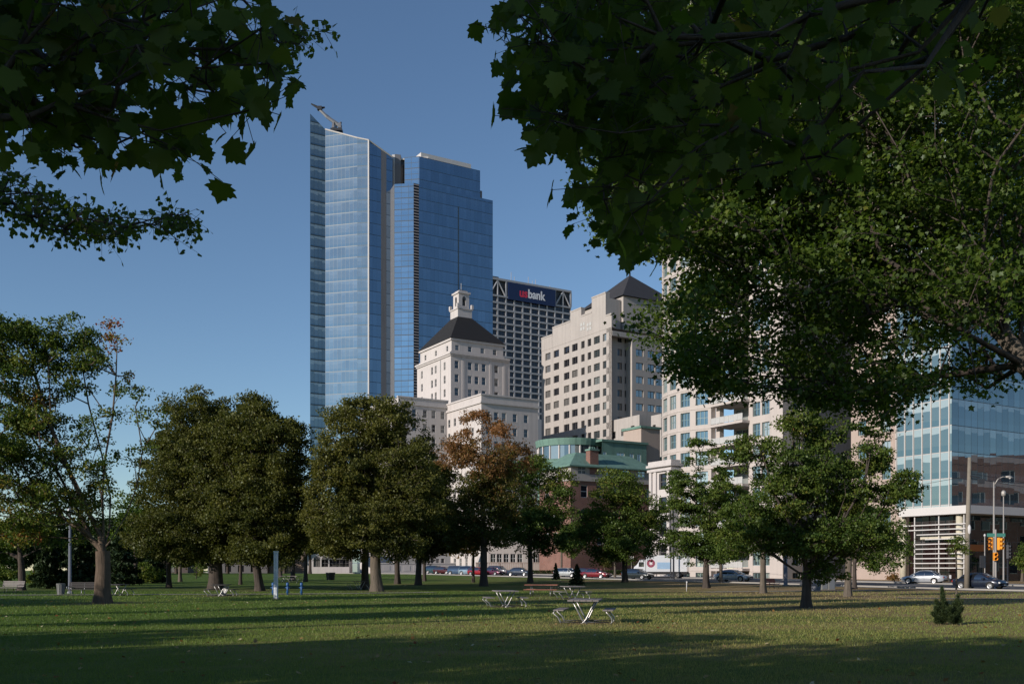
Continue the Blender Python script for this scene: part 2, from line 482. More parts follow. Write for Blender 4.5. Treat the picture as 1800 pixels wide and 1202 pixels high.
def tubes_mesh(name, P0, P1, R0, R1, n, mat):
    m = len(P0); t = unit(P1 - P0)
    up = np.where(np.abs(t[:, 2:3]) < .9, np.array([[0, 0, 1.0]]), np.array([[1.0, 0, 0]]))
    a = unit(np.cross(t, up)); b = np.cross(a, t)
    an = np.arange(n) * 2 * math.pi / n
    ca, sa = np.cos(an)[None, :, None], np.sin(an)[None, :, None]
    off = a[:, None] * ca + b[:, None] * sa
    V = np.concatenate([P0[:, None] + off * R0[:, None, None], P1[:, None] + off * R1[:, None, None]], 1).reshape(-1, 3)
    base = (np.arange(m) * 2 * n)[:, None]; j = np.arange(n); j2 = (j + 1) % n
    Fc = np.stack([base + j, base + j2, base + n + j2, base + n + j], -1).reshape(-1, 4)
    return fast_mesh(name, V, Fc, mat, smooth=True)

def leaf_frames(n, g, down=.5, up=.5):
    """leaf axis (tip direction) and blade normal"""
    ax = unit(g.normal(0, 1, (n, 3)) + np.array([0, 0, -down]))
    nr = unit(g.normal(0, 1, (n, 3)) + np.array([0, 0, up]))
    sd = unit(np.cross(ax, nr)); nr = np.cross(sd, ax)
    return ax, sd, nr

def small_leaves(C, size, g, down=.5, up=.7, aspect=.75):
    """folded diamond leaves at centres C"""
    n = len(C); ax, sd, nr = leaf_frames(n, g, down, up)
    s = size * 1.22 * g.uniform(.6, 1.35, n)[:, None]
    V = np.stack([C - ax * s * .5, C + sd * s * aspect * .5 + nr * s * .1 - ax * s * .06, C + ax * s * .55, C - sd * s * aspect * .5 + nr * s * .1 - ax * s * .06], 1).reshape(-1, 3)
    return V, np.arange(4 * n).reshape(-1, 4)

_MH = [(.12, -.02), (.34, -.05), (.29, .08), (.52, .17), (.42, .30), (.53, .38), (.62, .52), (.46, .54), (.40, .64), (.29, .62), (.30, .79), (.15, .82), (.08, .94)]
MAPLE = [(0, 0)] + _MH + [(0, 1.04)] + [(-x, y) for x, y in reversed(_MH)]
STAR = [(0, -.02), (.32, .0), (.27, .22), (.54, .48), (.24, .55), (0, 1.0), (-.24, .55), (-.54, .48), (-.27, .22), (-.32, .0)]
FAN = [(0, 0), (.42, .42), (.40, .66), (.16, .78), (.03, .62), (-.16, .80), (-.42, .64), (-.42, .42)]

def shaped_leaves(C, shape, size, g, ax, sd, nr, cup=.12, hub=(0, .36)):
    """leaves with a lobed outline: fan of triangles about the hub"""
    n = len(C); k = len(shape); sh = np.array(shape)
    s = size * g.uniform(.6, 1.25, n)
    loc = np.concatenate([[hub], sh]); r2 = ((loc - np.array(hub)) ** 2).sum(1)
    bend = g.uniform(-.3, 1.0, n)
    V = (C[:, None] + s[:, None, None] * (ax[:, None] * loc[None, :, 1, None] + sd[:, None] * loc[None, :, 0, None]
         - nr[:, None] * (cup * 2.2 * bend[:, None, None] * r2[None, :, None])
         + nr[:, None] * (.16 * np.abs(loc[None, :, 0, None]))))
    V = V.reshape(-1, 3)
    base = (np.arange(n) * (k + 1))[:, None]
    j = np.arange(k)
    Fc = np.stack([np.broadcast_to(base, (n, k)), base + 1 + j, base + 1 + (j + 1) % k], -1).reshape(-1, 3)
    return V, Fc, k + 1

def trunk_mb(pts, rads, n=14, g=None):
    """bark column with flared root and slight fluting"""
    mb = MB(); mb.tube(pts, rads, n, cap=False)
    if g is not None:
        ph = g.uniform(0, 6)
        for i, v in enumerate(mb.v):
            ring = i // n; j = i % n; c = pts[ring]
            k = 1 + .10 * math.sin(j * 2.4 + ph + ring * .25) * (1.6 if ring < 2 else .6) + g.normal(0, .025)
            mb.v[i] = (c[0] + (v[0] - c[0]) * k, c[1] + (v[1] - c[1]) * k, v[2])
    return mb

def tree(name, label, px, py, crown, mat, bark, group=None, trunk_w=18, leaf=.2, per=40, rc=.75, lean=0.0, fork=None, dens=1.0, depth_k=1.0,
         seed=1, twig=.011, min_r=0.0, down=.5, cat='tree', tip_bare=0.0, expo=.5, bases=None, max_clumps=1700, flat=.6, D=None, limbs=None, bough=2.0, limb_k=1.0):
    """crown: list of (cx, cy, rx, ry, tint, density) ellipses in the photo's pixels, given depth of their own about the trunk"""
    g = np.random.default_rng(seed)
    if D is None: X, Y, Z = ground_at(px, py)
    else: X, Y, Z = (px - CX) / F * D, D, gz(D)
    k = Y / F
    root = thing(name, label, cat, (X, Y, Z), 0, group)
    C, T = [], []
    for e in crown:
        cx, cy, rx, ry = e[:4]; tint = e[4] if len(e) > 4 else .4; dn = e[5] if len(e) > 5 else 1.0
        c = np.array([(cx - px) * k, (e[6] if len(e) > 6 else g.uniform(-.25, .25)) * rx * k, (HZ - cy) * k + EYE - Z])
        r = np.array([rx * k, max(rx, min(ry, 1.3 * rx)) * k * depth_k, ry * k])
        vol = r[0] * r[1] * r[2]
        # boughs near the shell, each a drooping pad of leaf clumps; some clumps fill the inside
        rb = rc * bough
        nb = max(3, int(dens * dn * 1.4 * vol / (rb ** 3 * .62)))
        d = unit(g.normal(0, 1, (nb, 3))); rad = g.uniform(.12, 1, nb) ** (1 / 2.6)
        rad = rad * (1 + .12 * np.sin(d[:, 0] * 7 + seed) * np.cos(d[:, 2] * 6 + 2 * seed))
        bc = c + d * rad[:, None] * np.maximum(r - rb * .5, r * .35)
        m_ = max(2, int(9 * min(1, dn * 1.4)))
        q = unit(g.normal(0, 1, (nb, m_, 3)) + np.array([0, 0, .45]) + d[:, None] * .5) * (g.uniform(.1, 1, (nb, m_, 1)) ** .45)
        sz = rb * g.uniform(.6, 1.2, (nb, 1, 1))
        sub = bc[:, None] + q * sz * np.array([1, 1, .55]); sub[..., 2] -= .22 * sz[..., 0] * (q[..., 0] ** 2 + q[..., 1] ** 2)
        n2 = int(nb * 2.2 * min(1, dn * dn)); d2 = unit(g.normal(0, 1, (n2, 3)))
        C.append(sub.reshape(-1, 3)); T.append(np.repeat(tint + g.normal(0, .07, nb), m_))
        C.append(c + d2 * (g.uniform(0, .8, n2) ** .5)[:, None] * r * .85); T.append(np.full(n2, tint - .05))
    C = np.concatenate(C); T = np.concatenate(T)
    ok = C[:, 2] > .5; C, T = C[ok], T[ok]
    if len(C) > max_clumps:
        s = g.choice(len(C), max_clumps, replace=False); C, T = C[s], T[s]
    # trunk and leader
    r0 = trunk_w * .5 * k
    zb = C[:, 2].min(); zt = C[:, 2].max(); cen = C.mean(0)
    zf = fork if fork is not None else max(1.6, zb + .1 * (zt - zb))
    zl = zf + .55 * (zt - zf)
    pts, rads = [], []
    m1 = 6
    for i in range(m1 + 1):
        f = i / m1; z = zf * f
        pts.append(np.array([lean * f * zf + .05 * r0 * math.sin(5 * f + seed), .04 * math.sin(4 * f + seed), z - (.12 if i == 0 else 0)]))
        rads.append(r0 * (1.0 + .32 * max(0, 1 - f * 5.0) ** 1.5 - .18 * f))
    tb = trunk_mb(pts, rads, 14, g).mesh('trunk', bark, True)
    tr = link('trunk', tb, root)
    lead = [pts[-1] + (np.array([cen[0] * .5 + lean * zf * .5, cen[1] * .5, zl]) - pts[-1]) * s for s in (.25, .5, .75, 1.0)]
    st, sp_ = [pts[0], pts[3], pts[-1]], [-1, 0, 1]
    if limbs:
        for lb in limbs:
            prev = 2
            for q in lb:
                st.append(np.array([(q[0] - px) * k, (q[2] if len(q) > 2 else 0) * k, (HZ - q[1]) * k + EYE - Z])); sp_.append(prev); prev = len(st) - 1
    else:
        for q in lead: st.append(q); sp_.append(len(st) - 2)
    A, pa, ids = grow(C, st, g, .12, sp_)
    n = len(A); _, cnt = branch_radii(pa, n, twig, r0, .5)
    ex = min(.75, max(.28, math.log(max(1.5, .80 * r0 / twig)) / math.log(max(3, cnt[0]))))
    rr, cnt = branch_radii(pa, n, twig, r0 * 1.02, ex)
    use = np.arange(n) >= 3
    rr = np.where(rr > .03, np.maximum(.03, rr * limb_k), rr)
    sel = np.where(use & (rr > min_r))[0]
    P0, P1 = A[pa[sel]], A[sel]; R1 = rr[sel]; R0 = np.minimum(rr[pa[sel]], R1 * 1.6 + .01)
    R0 = np.where(pa[sel] <= 2, np.minimum(r0 * .8, R1 * 1.4 + .03), R0)
    bm_ = tubes_mesh('branch', P0, P1, R0, R1, 6, bark)
    link('branches', bm_, root)
    # foliage: leaf clumps around the twig ends
    npc = np.maximum(3, (per * 1.35 * g.uniform(.5, 1.5, len(C)))).astype(int)
    if tip_bare: npc = np.where(g.uniform(0, 1, len(C)) < tip_bare, 0, npc)
    idx = np.repeat(np.arange(len(C)), npc)
    sp = g.normal(0, 1, (len(idx), 3)); sp = unit(sp) * (g.uniform(0, 1, len(idx)) ** .5)[:, None]
    rcs = rc * .82 * g.uniform(.7, 1.3, len(C))
    L = C[idx] + sp * rcs[idx][:, None] * np.array([1, 1, flat]) + np.array([0, 0, -.1 * rc])
    V, Fc = small_leaves(L, leaf * .72, g, down)
    tint = np.repeat(np.clip(T[idx] + g.normal(0, .09, len(idx)), 0, 1), 4)
    cr = link('crown', fast_mesh('crown', V, Fc, mat, tint), root)
    return root

def conifer(name, label, px, py, top, hw, mat, bark, seed=1, n=2600, leaf=.14, group=None, cat='tree', D=None, shoots=False):
    g = np.random.default_rng(seed)
    X, Y, Z = ground_at(px, py) if D is None else ((px - CX) / F * D, D, gz(D))
    k = Y / F; H = (HZ - top) * k + EYE - Z; W = hw * k
    root = thing(name, label, cat, (X, Y, Z), 0, group)
    trunk_mb([np.array([0, 0, -.1]), np.array([0, 0, H * .35]), np.array([0, 0, H * .9])], [W * .12 + .03, W * .08 + .02, .012], 8).obj('trunk', bark, root, True)
    t = g.uniform(0, 1, n) ** 1.35; an = g.uniform(0, 6.283, n)
    tier = .82 + .22 * np.sin(t * 34 + an * .7)
    rad = W * (1 - t) ** .8 * tier * np.sqrt(g.uniform(.25, 1, n))
    C = np.stack([np.cos(an) * rad, np.sin(an) * rad, .04 * H + t * H * .95], 1)
    V, Fc = small_leaves(C, leaf, g, .1, .9, .45)
    link('crown', fast_mesh('crown', V, Fc, mat, np.repeat(np.clip(.4 + g.normal(0, .16, n), 0, 1), 4)), root)
    return root
# ------------------------------------------------------------------ world, sun, camera
SUN_AZ, SUN_EL = 37.0, 18.0           # sun stands left of the view and a little behind it
S = Vector((-math.cos(R(SUN_AZ)) * math.cos(R(SUN_EL)), -math.sin(R(SUN_AZ)) * math.cos(R(SUN_EL)), math.sin(R(SUN_EL))))
w = bpy.data.worlds.new('World'); SC.world = w; w.use_nodes = True
nt = w.node_tree
sky = nt.nodes.new('ShaderNodeTexSky'); sky.sky_type = 'NISHITA'; sky.sun_disc = False
sky.sun_elevation = R(SUN_EL); sky.sun_rotation = math.atan2(S.x, S.y)
sky.altitude = 200; sky.air_density = .96; sky.dust_density = 0.0; sky.ozone_density = 3.2
nt.links.new(sky.outputs[0], nt.nodes['Background'].inputs[0]); nt.nodes['Background'].inputs[1].default_value = .122
sl = bpy.data.lights.new('sun', 'SUN'); sl.energy = 5.0; sl.angle = R(.5); sl.color = (1, .90, .80)
so = bpy.data.objects.new('sun', sl); COL.objects.link(so); so.rotation_euler = S.to_track_quat('Z', 'Y').to_euler(); so.location = (-60, -40, 60)
cam = bpy.data.cameras.new('camera'); co = bpy.data.objects.new('camera', cam); COL.objects.link(co)
co.location = (0, 0, EYE); co.rotation_euler = (R(90), 0, 0)
cam.sensor_width = 36; cam.lens = 36 * F / 1800; cam.shift_y = (HZ - 601) / 1800; cam.clip_start = .1; cam.clip_end = 6000
SC.camera = co
SC.view_settings.view_transform = 'Standard'; SC.view_settings.look = 'None'; SC.view_settings.exposure = 0.0; SC.view_settings.gamma = 1
SC.cycles.max_bounces = 7; SC.cycles.diffuse_bounces = 3; SC.cycles.glossy_bounces = 3; SC.cycles.transmission_bounces = 4
SC.cycles.use_denoising = True; SC.cycles.sample_clamp_indirect = 6
SC.cycles.caustics_reflective = False; SC.cycles.caustics_refractive = False

# ------------------------------------------------------------------ ground, avenue, paths
def grass_ground():
    m, nt, out = new_mat('lawn')
    tc = nt.nodes.new('ShaderNodeTexCoord'); P = tc.outputs['Object']
    n1 = noise_n(nt, map_n(nt, P, (.06, .13, 1), (0, 0, .35)), 1.0, 5, .6)
    n2 = noise_n(nt, P, .9, 5, .65); n3 = noise_n(nt, P, 14, 4, .7)
    sp = nt.nodes.new('ShaderNodeSeparateXYZ'); nt.links.new(P, sp.inputs[0])
    side = math_n(nt, 'MULTIPLY', math_n(nt, 'ADD', sp.outputs[0], 0.0), .0085)      # the lawn gets drier towards the avenue
    f = math_n(nt, 'ADD', math_n(nt, 'ADD', math_n(nt, 'MULTIPLY', n1, .8), math_n(nt, 'MULTIPLY', n2, .35)), side)
    c = ramp_n(nt, f, [(.40, (.080, .130, .024)), (.56, (.122, .152, .036)), (.70, (.23, .18, .08)), (.86, (.28, .20, .11))])
    so_ = nt.nodes.new('ShaderNodeAttribute'); so_.attribute_name = 'soil'
    sf = math_n(nt, 'MULTIPLY', so_.outputs['Fac'], math_n(nt, 'MULTIPLY_ADD', n2, 1.6, .1), clamp=True)
    c = mix_col(nt, sf, c, (.15, .115, .075))
    c = mix_col(nt, 1.0, c, math_n(nt, 'MULTIPLY_ADD', n3, .6, .7), 'MULTIPLY')
    p = nt.nodes.new('ShaderNodeBsdfPrincipled'); p.inputs['Roughness'].default_value = .95; p.inputs['Specular IOR Level'].default_value = .1
    b = nt.nodes.new('ShaderNodeBump'); b.inputs['Strength'].default_value = 1.0; b.inputs['Distance'].default_value = .06
    nt.links.new(math_n(nt, 'ADD', n3, math_n(nt, 'MULTIPLY', n2, .8)), b.inputs['Height']); nt.links.new(b.outputs[0], p.inputs['Normal'])
    nt.links.new(c, p.inputs['Base Color']); nt.links.new(p.outputs[0], out.inputs[0])
    return m

M = {}
M['lawn'] = grass_ground()
M['asphalt'] = surf('asphalt', (.085, .085, .09), .9, var=.12, scale=.4, fine=25, bump=.3)
M['concrete'] = surf('concrete', (.30, .285, .26), .9, var=.10, scale=.6, fine=12, bump=.2)
M['path'] = surf('path_paving', (.22, .20, .175), .9, var=.12, scale=.7, fine=10, bump=.2)
M['paint_white'] = surf('road_paint', (.7, .7, .68), .7, var=.15)

WORN = [(180, 1060, 1.6), (379, 1036, 2.6), (456, 1038, 2.0), (663, 1039, 2.4), (642, 1034, 2.0), (850, 1030, 2.4), (1418, 1068, 1.7), (1341, 1042, 2.2), (1490, 1048, 2.2), (1241, 1033, 2.2), (1029, 1094, 1.1), (888, 1066, 1.1), (1006, 1052, 1.2), (1666, 1097, .7), (952, 1047, 1.3), (297, 1033, 1.6), (38, 1037, 1.6), (389, 1047, 1.5)]
WORN = [(*ground_at(a, b)[:2], r) for a, b, r in WORN]
def soilf(X, Y):
    o = np.zeros_like(X)
    for x, y, r in WORN: o = np.maximum(o, np.exp(-(((X - x) / r) ** 2 + ((Y - y) / (r * 1.3)) ** 2)))
    return o
gm = MB()
YS = [-90, 0, 20, 40, 60, 85, 110, 140, 170, 197, 260, 400, 900, 3500]
for a, b in zip(YS[:-1], YS[1:]):
    XS = [-3000, -120, -40, 0, 40, 120, 3000]
    for x0, x1 in zip(XS[:-1], XS[1:]):
        if x0 >= -40 and x1 <= 40 and a >= 0 and b <= 85: continue
        gm.poly([(x0, a, gz(a)), (x1, a, gz(a)), (x1, b, gz(b)), (x0, b, gz(b))])
nx_, ny_ = 108, 114
for j in range(ny_):
    for i in range(nx_):
        x0, x1, a, b = -40 + 80 * i / nx_, -40 + 80 * (i + 1) / nx_, 85 * j / ny_, 85 * (j + 1) / ny_
        gm.poly([(x0, a, 0), (x1, a, 0), (x1, b, 0), (x0, b, 0)])
lawn = tag(gm.obj('lawn', M['lawn']), kind='structure')
vv = np.array(gm.v); sa = lawn.data.attributes.new('soil', 'FLOAT', 'POINT'); sa.data.foreach_set('value', soilf(vv[:, 0], vv[:, 1]).astype(np.float32))

AVE = [(95, -10), (60, 48), (42.5, 79), (27.5, 112), (11.5, 142), (-14, 188), (-42, 235), (-80, 292), (-140, 380)]
def dense(line, step=3.0):
    out = []
    for a, b in zip(line[:-1], line[1:]):
        n = max(1, int(math.dist(a, b) / step))
        out += [(a[0] + (b[0] - a[0]) * i / n, a[1] + (b[1] - a[1]) * i / n) for i in range(n)]
    return out + [line[-1]]
def offset(line, d):
    o = []
    for i, p in enumerate(line):
        a, b = line[max(i - 1, 0)], line[min(i + 1, len(line) - 1)]
        L = math.dist(a, b); t = ((b[0] - a[0]) / L, (b[1] - a[1]) / L)
        o.append((p[0] + t[1] * d, p[1] - t[0] * d))
    return o
def ribbon(mb, line, d0, d1, h, n=1):
    A, B = offset(line, d0), offset(line, d1)
    for i in range(len(line) - 1):
        q = [A[i], B[i], B[i + 1], A[i + 1]]
        mb.poly([(p[0], p[1], gz(p[1]) + h) for p in q])
ave = dense(AVE)
rm = MB(); ribbon(rm, ave, 0, 7.5, .02); ribbon(rm, ave, 7.5, 15, .02); tag(rm.obj('road', M['asphalt']), kind='structure')
km = MB()
for d0, d1 in ((-.3, 0), (15, 15.3)):
    ribbon(km, ave, d0, d1, .14)
    for d, s in ((d0, 1), (d1, -1)):
        A = offset(ave, d)
        for i in range(len(A) - 1):
            a, b = A[i], A[i + 1]
            q = [(a[0], a[1], gz(a[1]) - .05), (b[0], b[1], gz(b[1]) - .05), (b[0], b[1], gz(b[1]) + .14), (a[0], a[1], gz(a[1]) + .14)]
            km.poly(q if s < 0 else q[::-1])
tag(km.obj('kerb', M['concrete']), kind='structure')
sm = MB(); ribbon(sm, ave, 15.3, 19.5, .13); ribbon(sm, ave, -2.4, -.9, .035); tag(sm.obj('pavement', M['concrete']), kind='structure')
lm = MB()
for i in range(0, len(ave) - 2, 4): ribbon(lm, ave[i:i + 2], 7.42, 7.58, .026)
ribbon(lm, ave, 3.9, 4.0, .026)
tag(lm.obj('road_marking', M['paint_white']), kind='structure')
# side street past the glass building
ss = dense([(47, 103), (47 + 60 * .857, 103 + 60 * .515)])
xm = MB(); ribbon(xm, ss, 0, 11, .024); tag(xm.obj('side_street', M['asphalt']), kind='structure')
# park paths
pm = MB()
ribbon(pm, dense([(-75, 64), (-36, 67.5), (-14, 71.5), (-6, 76)]), -.9, .9, .03)
ribbon(pm, dense([(-75, 57.5), (-30, 58.5)]), -.6, .6, .034)
ribbon(pm, dense([(23.5, 61), (33, 57), (60, 46)]), -.7, .7, .03)
ribbon(pm, dense([(14.5, 77), (20, 80), (31, 84)]), -1.2, 1.2, .03)
tag(pm.obj('path', M['path']), kind='structure')

# grass blades over the lawn, thinning with distance
def grass():
    g = np.random.default_rng(3)
    V, T = [], []
    for d0, d1, n, h, wd in ((11, 20, 70000, .055, .008), (20, 32, 60000, .065, .012), (32, 50, 45000, .075, .02), (50, 80, 26000, .085, .032)):
        Y = np.sqrt(g.uniform(d0 ** 2, d1 ** 2, n)); X = g.uniform(-.56, .56, n) * Y
        clump = np.sin(X * 1.7 + 2 * np.sin(Y * .9)) * np.sin(Y * 1.3 + X * .4) + g.normal(0, .5, n)
        ok = (clump > -.9) & (g.uniform(0, 1, n) > .85 * soilf(X, Y)); X, Y = X[ok], Y[ok]; m = len(X)
        h_ = h * g.uniform(.4, 1.3, m); an = g.uniform(0, 6.283, m); ln = g.uniform(0, .9, m) * h_
        dx, dy = np.cos(an), np.sin(an); la = an + g.uniform(-1.5, 1.5, m)
        base = np.stack([X, Y, np.zeros(m)], 1)
        a = base + np.stack([dx, dy, 0 * dx], 1) * wd * .5; b = base - np.stack([dx, dy, 0 * dx], 1) * wd * .5
        t = base + np.stack([np.cos(la) * ln, np.sin(la) * ln, h_], 1)
        V.append(np.stack([a, b, t], 1).reshape(-1, 3))
        dry = np.clip(.35 + .22 * soilf(X, Y) * 1.6 + .22 * np.sin(X * .16 + 1.2 * np.sin(Y * .07)) + X * .008 + g.normal(0, .10, m), 0, 1)
        T.append(np.repeat(dry, 3))
    V = np.concatenate(V); T = np.concatenate(T)
    mt = leaf_mat('grass_blade', [(0, (.088, .155, .022)), (.4, (.165, .225, .044)), (.7, (.30, .26, .095)), (1, (.40, .29, .16))], .3, .02)
    tag(link('grass', fast_mesh('grass', V, np.arange(len(V)).reshape(-1, 3), mt, T)), 'short lawn grass with green and dry straw coloured blades', 'grass', kind='stuff')
    # fallen leaves
    n = 1500; Y = np.sqrt(g.uniform(13 ** 2, 60 ** 2, n)); X = g.uniform(-.56, .56, n) * Y
    C = np.stack([X, Y, g.uniform(.02, .06, n)], 1)
    ax = unit(np.stack([g.normal(0, 1, n), g.normal(0, 1, n), g.normal(0, .25, n)], 1)); nr = unit(np.stack([g.normal(0, .35, n), g.normal(0, .35, n), np.ones(n)], 1))
    sd = unit(np.cross(ax, nr)); nr = np.cross(sd, ax)
    V, Fc, k = shaped_leaves(C, STAR, .10, g, ax, sd, nr)
    mt = leaf_mat('fallen_leaf', [(0, (.16, .05, .02)), (.4, (.22, .12, .04)), (.8, (.34, .27, .14)), (1, (.5, .45, .32))], .1)
    tag(link('fallen_leaves', fast_mesh('fallen_leaves', V, Fc, mt, np.repeat(g.uniform(0, 1, n), k))), 'dry brown and tan leaves scattered over the lawn', 'leaves', kind='stuff')
grass()
# ------------------------------------------------------------------ buildings
M['white_stone'] = surf('white_limestone', (.49, .455, .44), .8, var=.06, scale=.25, fine=3, stain=.25)
M['stone'] = surf('warm_limestone', (.375, .345, .322), .85, var=.08, scale=.3, fine=3, stain=.3)
M['cream'] = surf('cream_precast', (.445, .40, .372), .8, var=.05, scale=.3, fine=3, stain=.2)
M['pink'] = surf('pink_precast', (.38, .305, .262), .8, var=.05, scale=.3, fine=3, stain=.2)
M['grid_white'] = surf('white_aluminium_grid', (.32, .325, .345), .5, var=.04, scale=.2)
M['slate'] = surf('dark_slate', (.020, .019, .019), .75, var=.2, scale=1.5, fine=5, spec=.25)
M['slate_grey'] = surf('grey_slate', (.036, .036, .040), .8, var=.2, scale=.8, fine=4, spec=.3)
M['copper'] = surf('green_copper', (.13, .23, .19), .7, var=.14, scale=.6, fine=4, stain=.6)
M['frame_dark'] = surf('dark_window_frame', (.10, .095, .09), .5)
M['frame_pale'] = surf('pale_window_frame', (.42, .42, .41), .5)
M['frame_teal'] = surf('teal_window_frame', (.16, .24, .25), .45)
M['concrete_grey'] = surf('grey_concrete_core', (.165, .17, .19), .85, var=.06, scale=.1, stain=.3)
M['metal_white'] = surf('white_metal_panel', (.54, .52, .50), .45, var=.04, scale=.3)
M['metal_grey'] = surf('grey_metal', (.22, .23, .25), .4, metal=.4)
M['dark_metal'] = surf('dark_metal', (.04, .042, .048), .45, metal=.3)
P_DARK = pane_mat('pane_dark', (.012, .012, .016), (.12, .115, .11), .25, refl=.05)
P_OFFICE = pane_mat('pane_office', (.014, .015, .024), (.03, .033, .042), .3, refl=.03, fk=.35)
P_BLUE = pane_mat('pane_blue', (.035, .045, .05), (.16, .18, .18), .25, refl=.24, tint=(.85, .93, .95))
P_TEAL = pane_mat('pane_teal', (.04, .055, .06), (.30, .32, .31), .35, refl=.30, tint=(.85, 1, 1))

def cols(site, pxs, w, ly=0.0, A0=0.0):
    """openings of width w centred on pixels along the right-hand front"""
    return [(site.lx(p, ly) - A0 - w / 2, site.lx(p, ly) - A0 + w / 2) for p in pxs]
def colsL(site, pxs, w, L, lx=0.0):
    """openings along the avenue front, which runs from y = L (a = 0) to y = 0 (a = L)"""
    return [(L - site.ly(p, lx) - w / 2, L - site.ly(p, lx) + w / 2) for p in pxs]

# ---------- tall glass tower
def glass_tower():
    t = thing('glass_office_tower', 'tallest blue glass office tower with a sloping sail top', 'skyscraper', (-55, 365, 0))
    ox, oy = -55, 365
    loc = lambda p: (p[0] - ox, p[1] - oy)
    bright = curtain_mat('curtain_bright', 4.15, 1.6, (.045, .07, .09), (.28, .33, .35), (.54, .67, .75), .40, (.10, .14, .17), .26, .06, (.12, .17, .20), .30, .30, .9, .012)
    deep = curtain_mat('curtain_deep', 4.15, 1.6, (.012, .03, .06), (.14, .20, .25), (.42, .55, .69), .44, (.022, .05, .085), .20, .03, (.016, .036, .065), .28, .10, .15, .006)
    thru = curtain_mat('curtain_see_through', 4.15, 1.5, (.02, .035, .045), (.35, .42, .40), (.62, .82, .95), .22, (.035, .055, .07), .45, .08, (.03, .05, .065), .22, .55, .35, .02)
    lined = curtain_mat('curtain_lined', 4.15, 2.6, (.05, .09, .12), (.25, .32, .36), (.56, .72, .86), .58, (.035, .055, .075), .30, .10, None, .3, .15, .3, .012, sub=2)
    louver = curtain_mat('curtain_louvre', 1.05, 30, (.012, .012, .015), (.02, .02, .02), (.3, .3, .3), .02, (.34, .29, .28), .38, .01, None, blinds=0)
    lz = lambda py, D: zat(py, D)
    a0, a1 = (-74.0, 365), (-69.0, 368); b1 = (-52.4, 364); c1 = (-44.3, 369)
    bm = ((628 - CX) / F * 364.6, 364.6)
    zA0, zA1, zBm, zB1, zC1 = lz(200, 365), lz(228, 368), lz(243, 364.6), lz(247, 364), lz(277, 369)
    def face(name, p, q, zt0, zt1, mat, zb=-1.0):
        mb = MB(); p, q = loc(p), loc(q); L = math.dist(p, q)
        mb.poly([(p[0], p[1], zb), (q[0], q[1], zb), (q[0], q[1], zt1), (p[0], p[1], zt0)], [(0, zb), (L, zb), (L, zt1), (0, zt0)])
        return mb.obj(name, mat, t)
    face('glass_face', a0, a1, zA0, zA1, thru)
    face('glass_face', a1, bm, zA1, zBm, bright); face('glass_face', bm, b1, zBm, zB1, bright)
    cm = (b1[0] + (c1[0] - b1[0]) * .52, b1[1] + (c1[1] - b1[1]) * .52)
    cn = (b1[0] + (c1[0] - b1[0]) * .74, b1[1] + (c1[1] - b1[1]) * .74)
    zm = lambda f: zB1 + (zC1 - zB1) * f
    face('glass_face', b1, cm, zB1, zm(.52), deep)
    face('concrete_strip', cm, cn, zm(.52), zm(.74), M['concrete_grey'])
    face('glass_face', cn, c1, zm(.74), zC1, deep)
    # back and roof of the sail
    mb = MB(); k0 = (-44, 398); k1 = (-74, 398)
    for p, q, za, zb_ in ((c1, k0, zC1, zC1), (k0, k1, zC1, zA0), (k1, a0, zA0, zA0)):
        p, q = loc(p), loc(q); mb.poly([(*p, -1), (*q, -1), (*q, zb_), (*p, za)])
    mb.poly([(*loc(p), z - 1.5) for p, z in ((a0, zA0), (a1, zA1), (bm, zBm), (b1, zB1), (c1, zC1), (k0, zC1), (k1, zA0))])
    mb.obj('roof', M['metal_grey'], t)
    # white coping along the swept top
    cp = MB()
    for p, q, za, zb_ in ((a1, bm, zA1, zBm), (bm, b1, zBm, zB1), (b1, c1, zB1, zC1)):
        cp.tube([(*loc(p), za + .1), (*loc(q), zb_ + .1)], .28, 6)
    cp.tube([(*loc(b1), -1), (*loc(b1), zB1)], .32, 6)
    cp.obj('coping', M['metal_white'], t)
    # slim middle shaft: light fin, grey fin, dark glass
    xs = [(px - CX) / F * 371 for px in (689, 694, 704, 712)]; z2 = lz(272, 371)
    mb = MB(); mb.prism([loc((xs[0], 371)), loc((xs[1], 371)), loc((xs[1], 392)), loc((xs[0], 392))], -1, z2); mb.obj('fin', M['metal_white'], t)
    mb = MB(); mb.prism([loc((xs[1], 371)), loc((xs[2], 371.6)), loc((xs[2], 392)), loc((xs[1], 392))], -1, z2 + .2); mb.obj('core', M['concrete_grey'], t)
    mb = MB(); mb.prism([loc((xs[2], 372.4)), loc((xs[3], 373.5)), loc((xs[3], 392)), loc((xs[2], 392))], -1, lz(278, 372)); mb.obj('dark_slot', M['dark_metal'], t)
    # rear block: bright frontal face, deep blue side
    u = (math.cos(R(31)), math.sin(R(31)))
    p0 = ((711 - CX) / F * 367, 367); p1 = ((737 - CX) / F * 366, 366); p2 = (p1[0] + u[0] * 25.6, p1[1] + u[1] * 25.6)
    z4 = lz(275, 366)
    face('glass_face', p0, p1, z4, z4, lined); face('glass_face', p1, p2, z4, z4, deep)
    mb = MB(); mb.prism([loc(p2), loc((p2[0] - 12, p2[1] + 20)), loc((p0[0] - 2, 400)), loc(p0)], -1, z4, top=False)
    mb.poly([(*loc(p), z4 - .8) for p in (p0, p1, p2, (p2[0] - 12, p2[1] + 20), (p0[0] - 2, 400))]); mb.obj('roof', M['metal_grey'], t)
    # front block
    q0 = ((693 - CX) / F * 363, 363); q1 = ((727 - CX) / F * 362, 362); L3 = 33.2
    q2 = (q1[0] + u[0] * L3, q1[1] + u[1] * L3); z3 = lz(322, 362)
    face('glass_face', q0, q1, z3, z3, lined)
    s1 = (q1[0] + u[0] * 2.1, q1[1] + u[1] * 2.1)
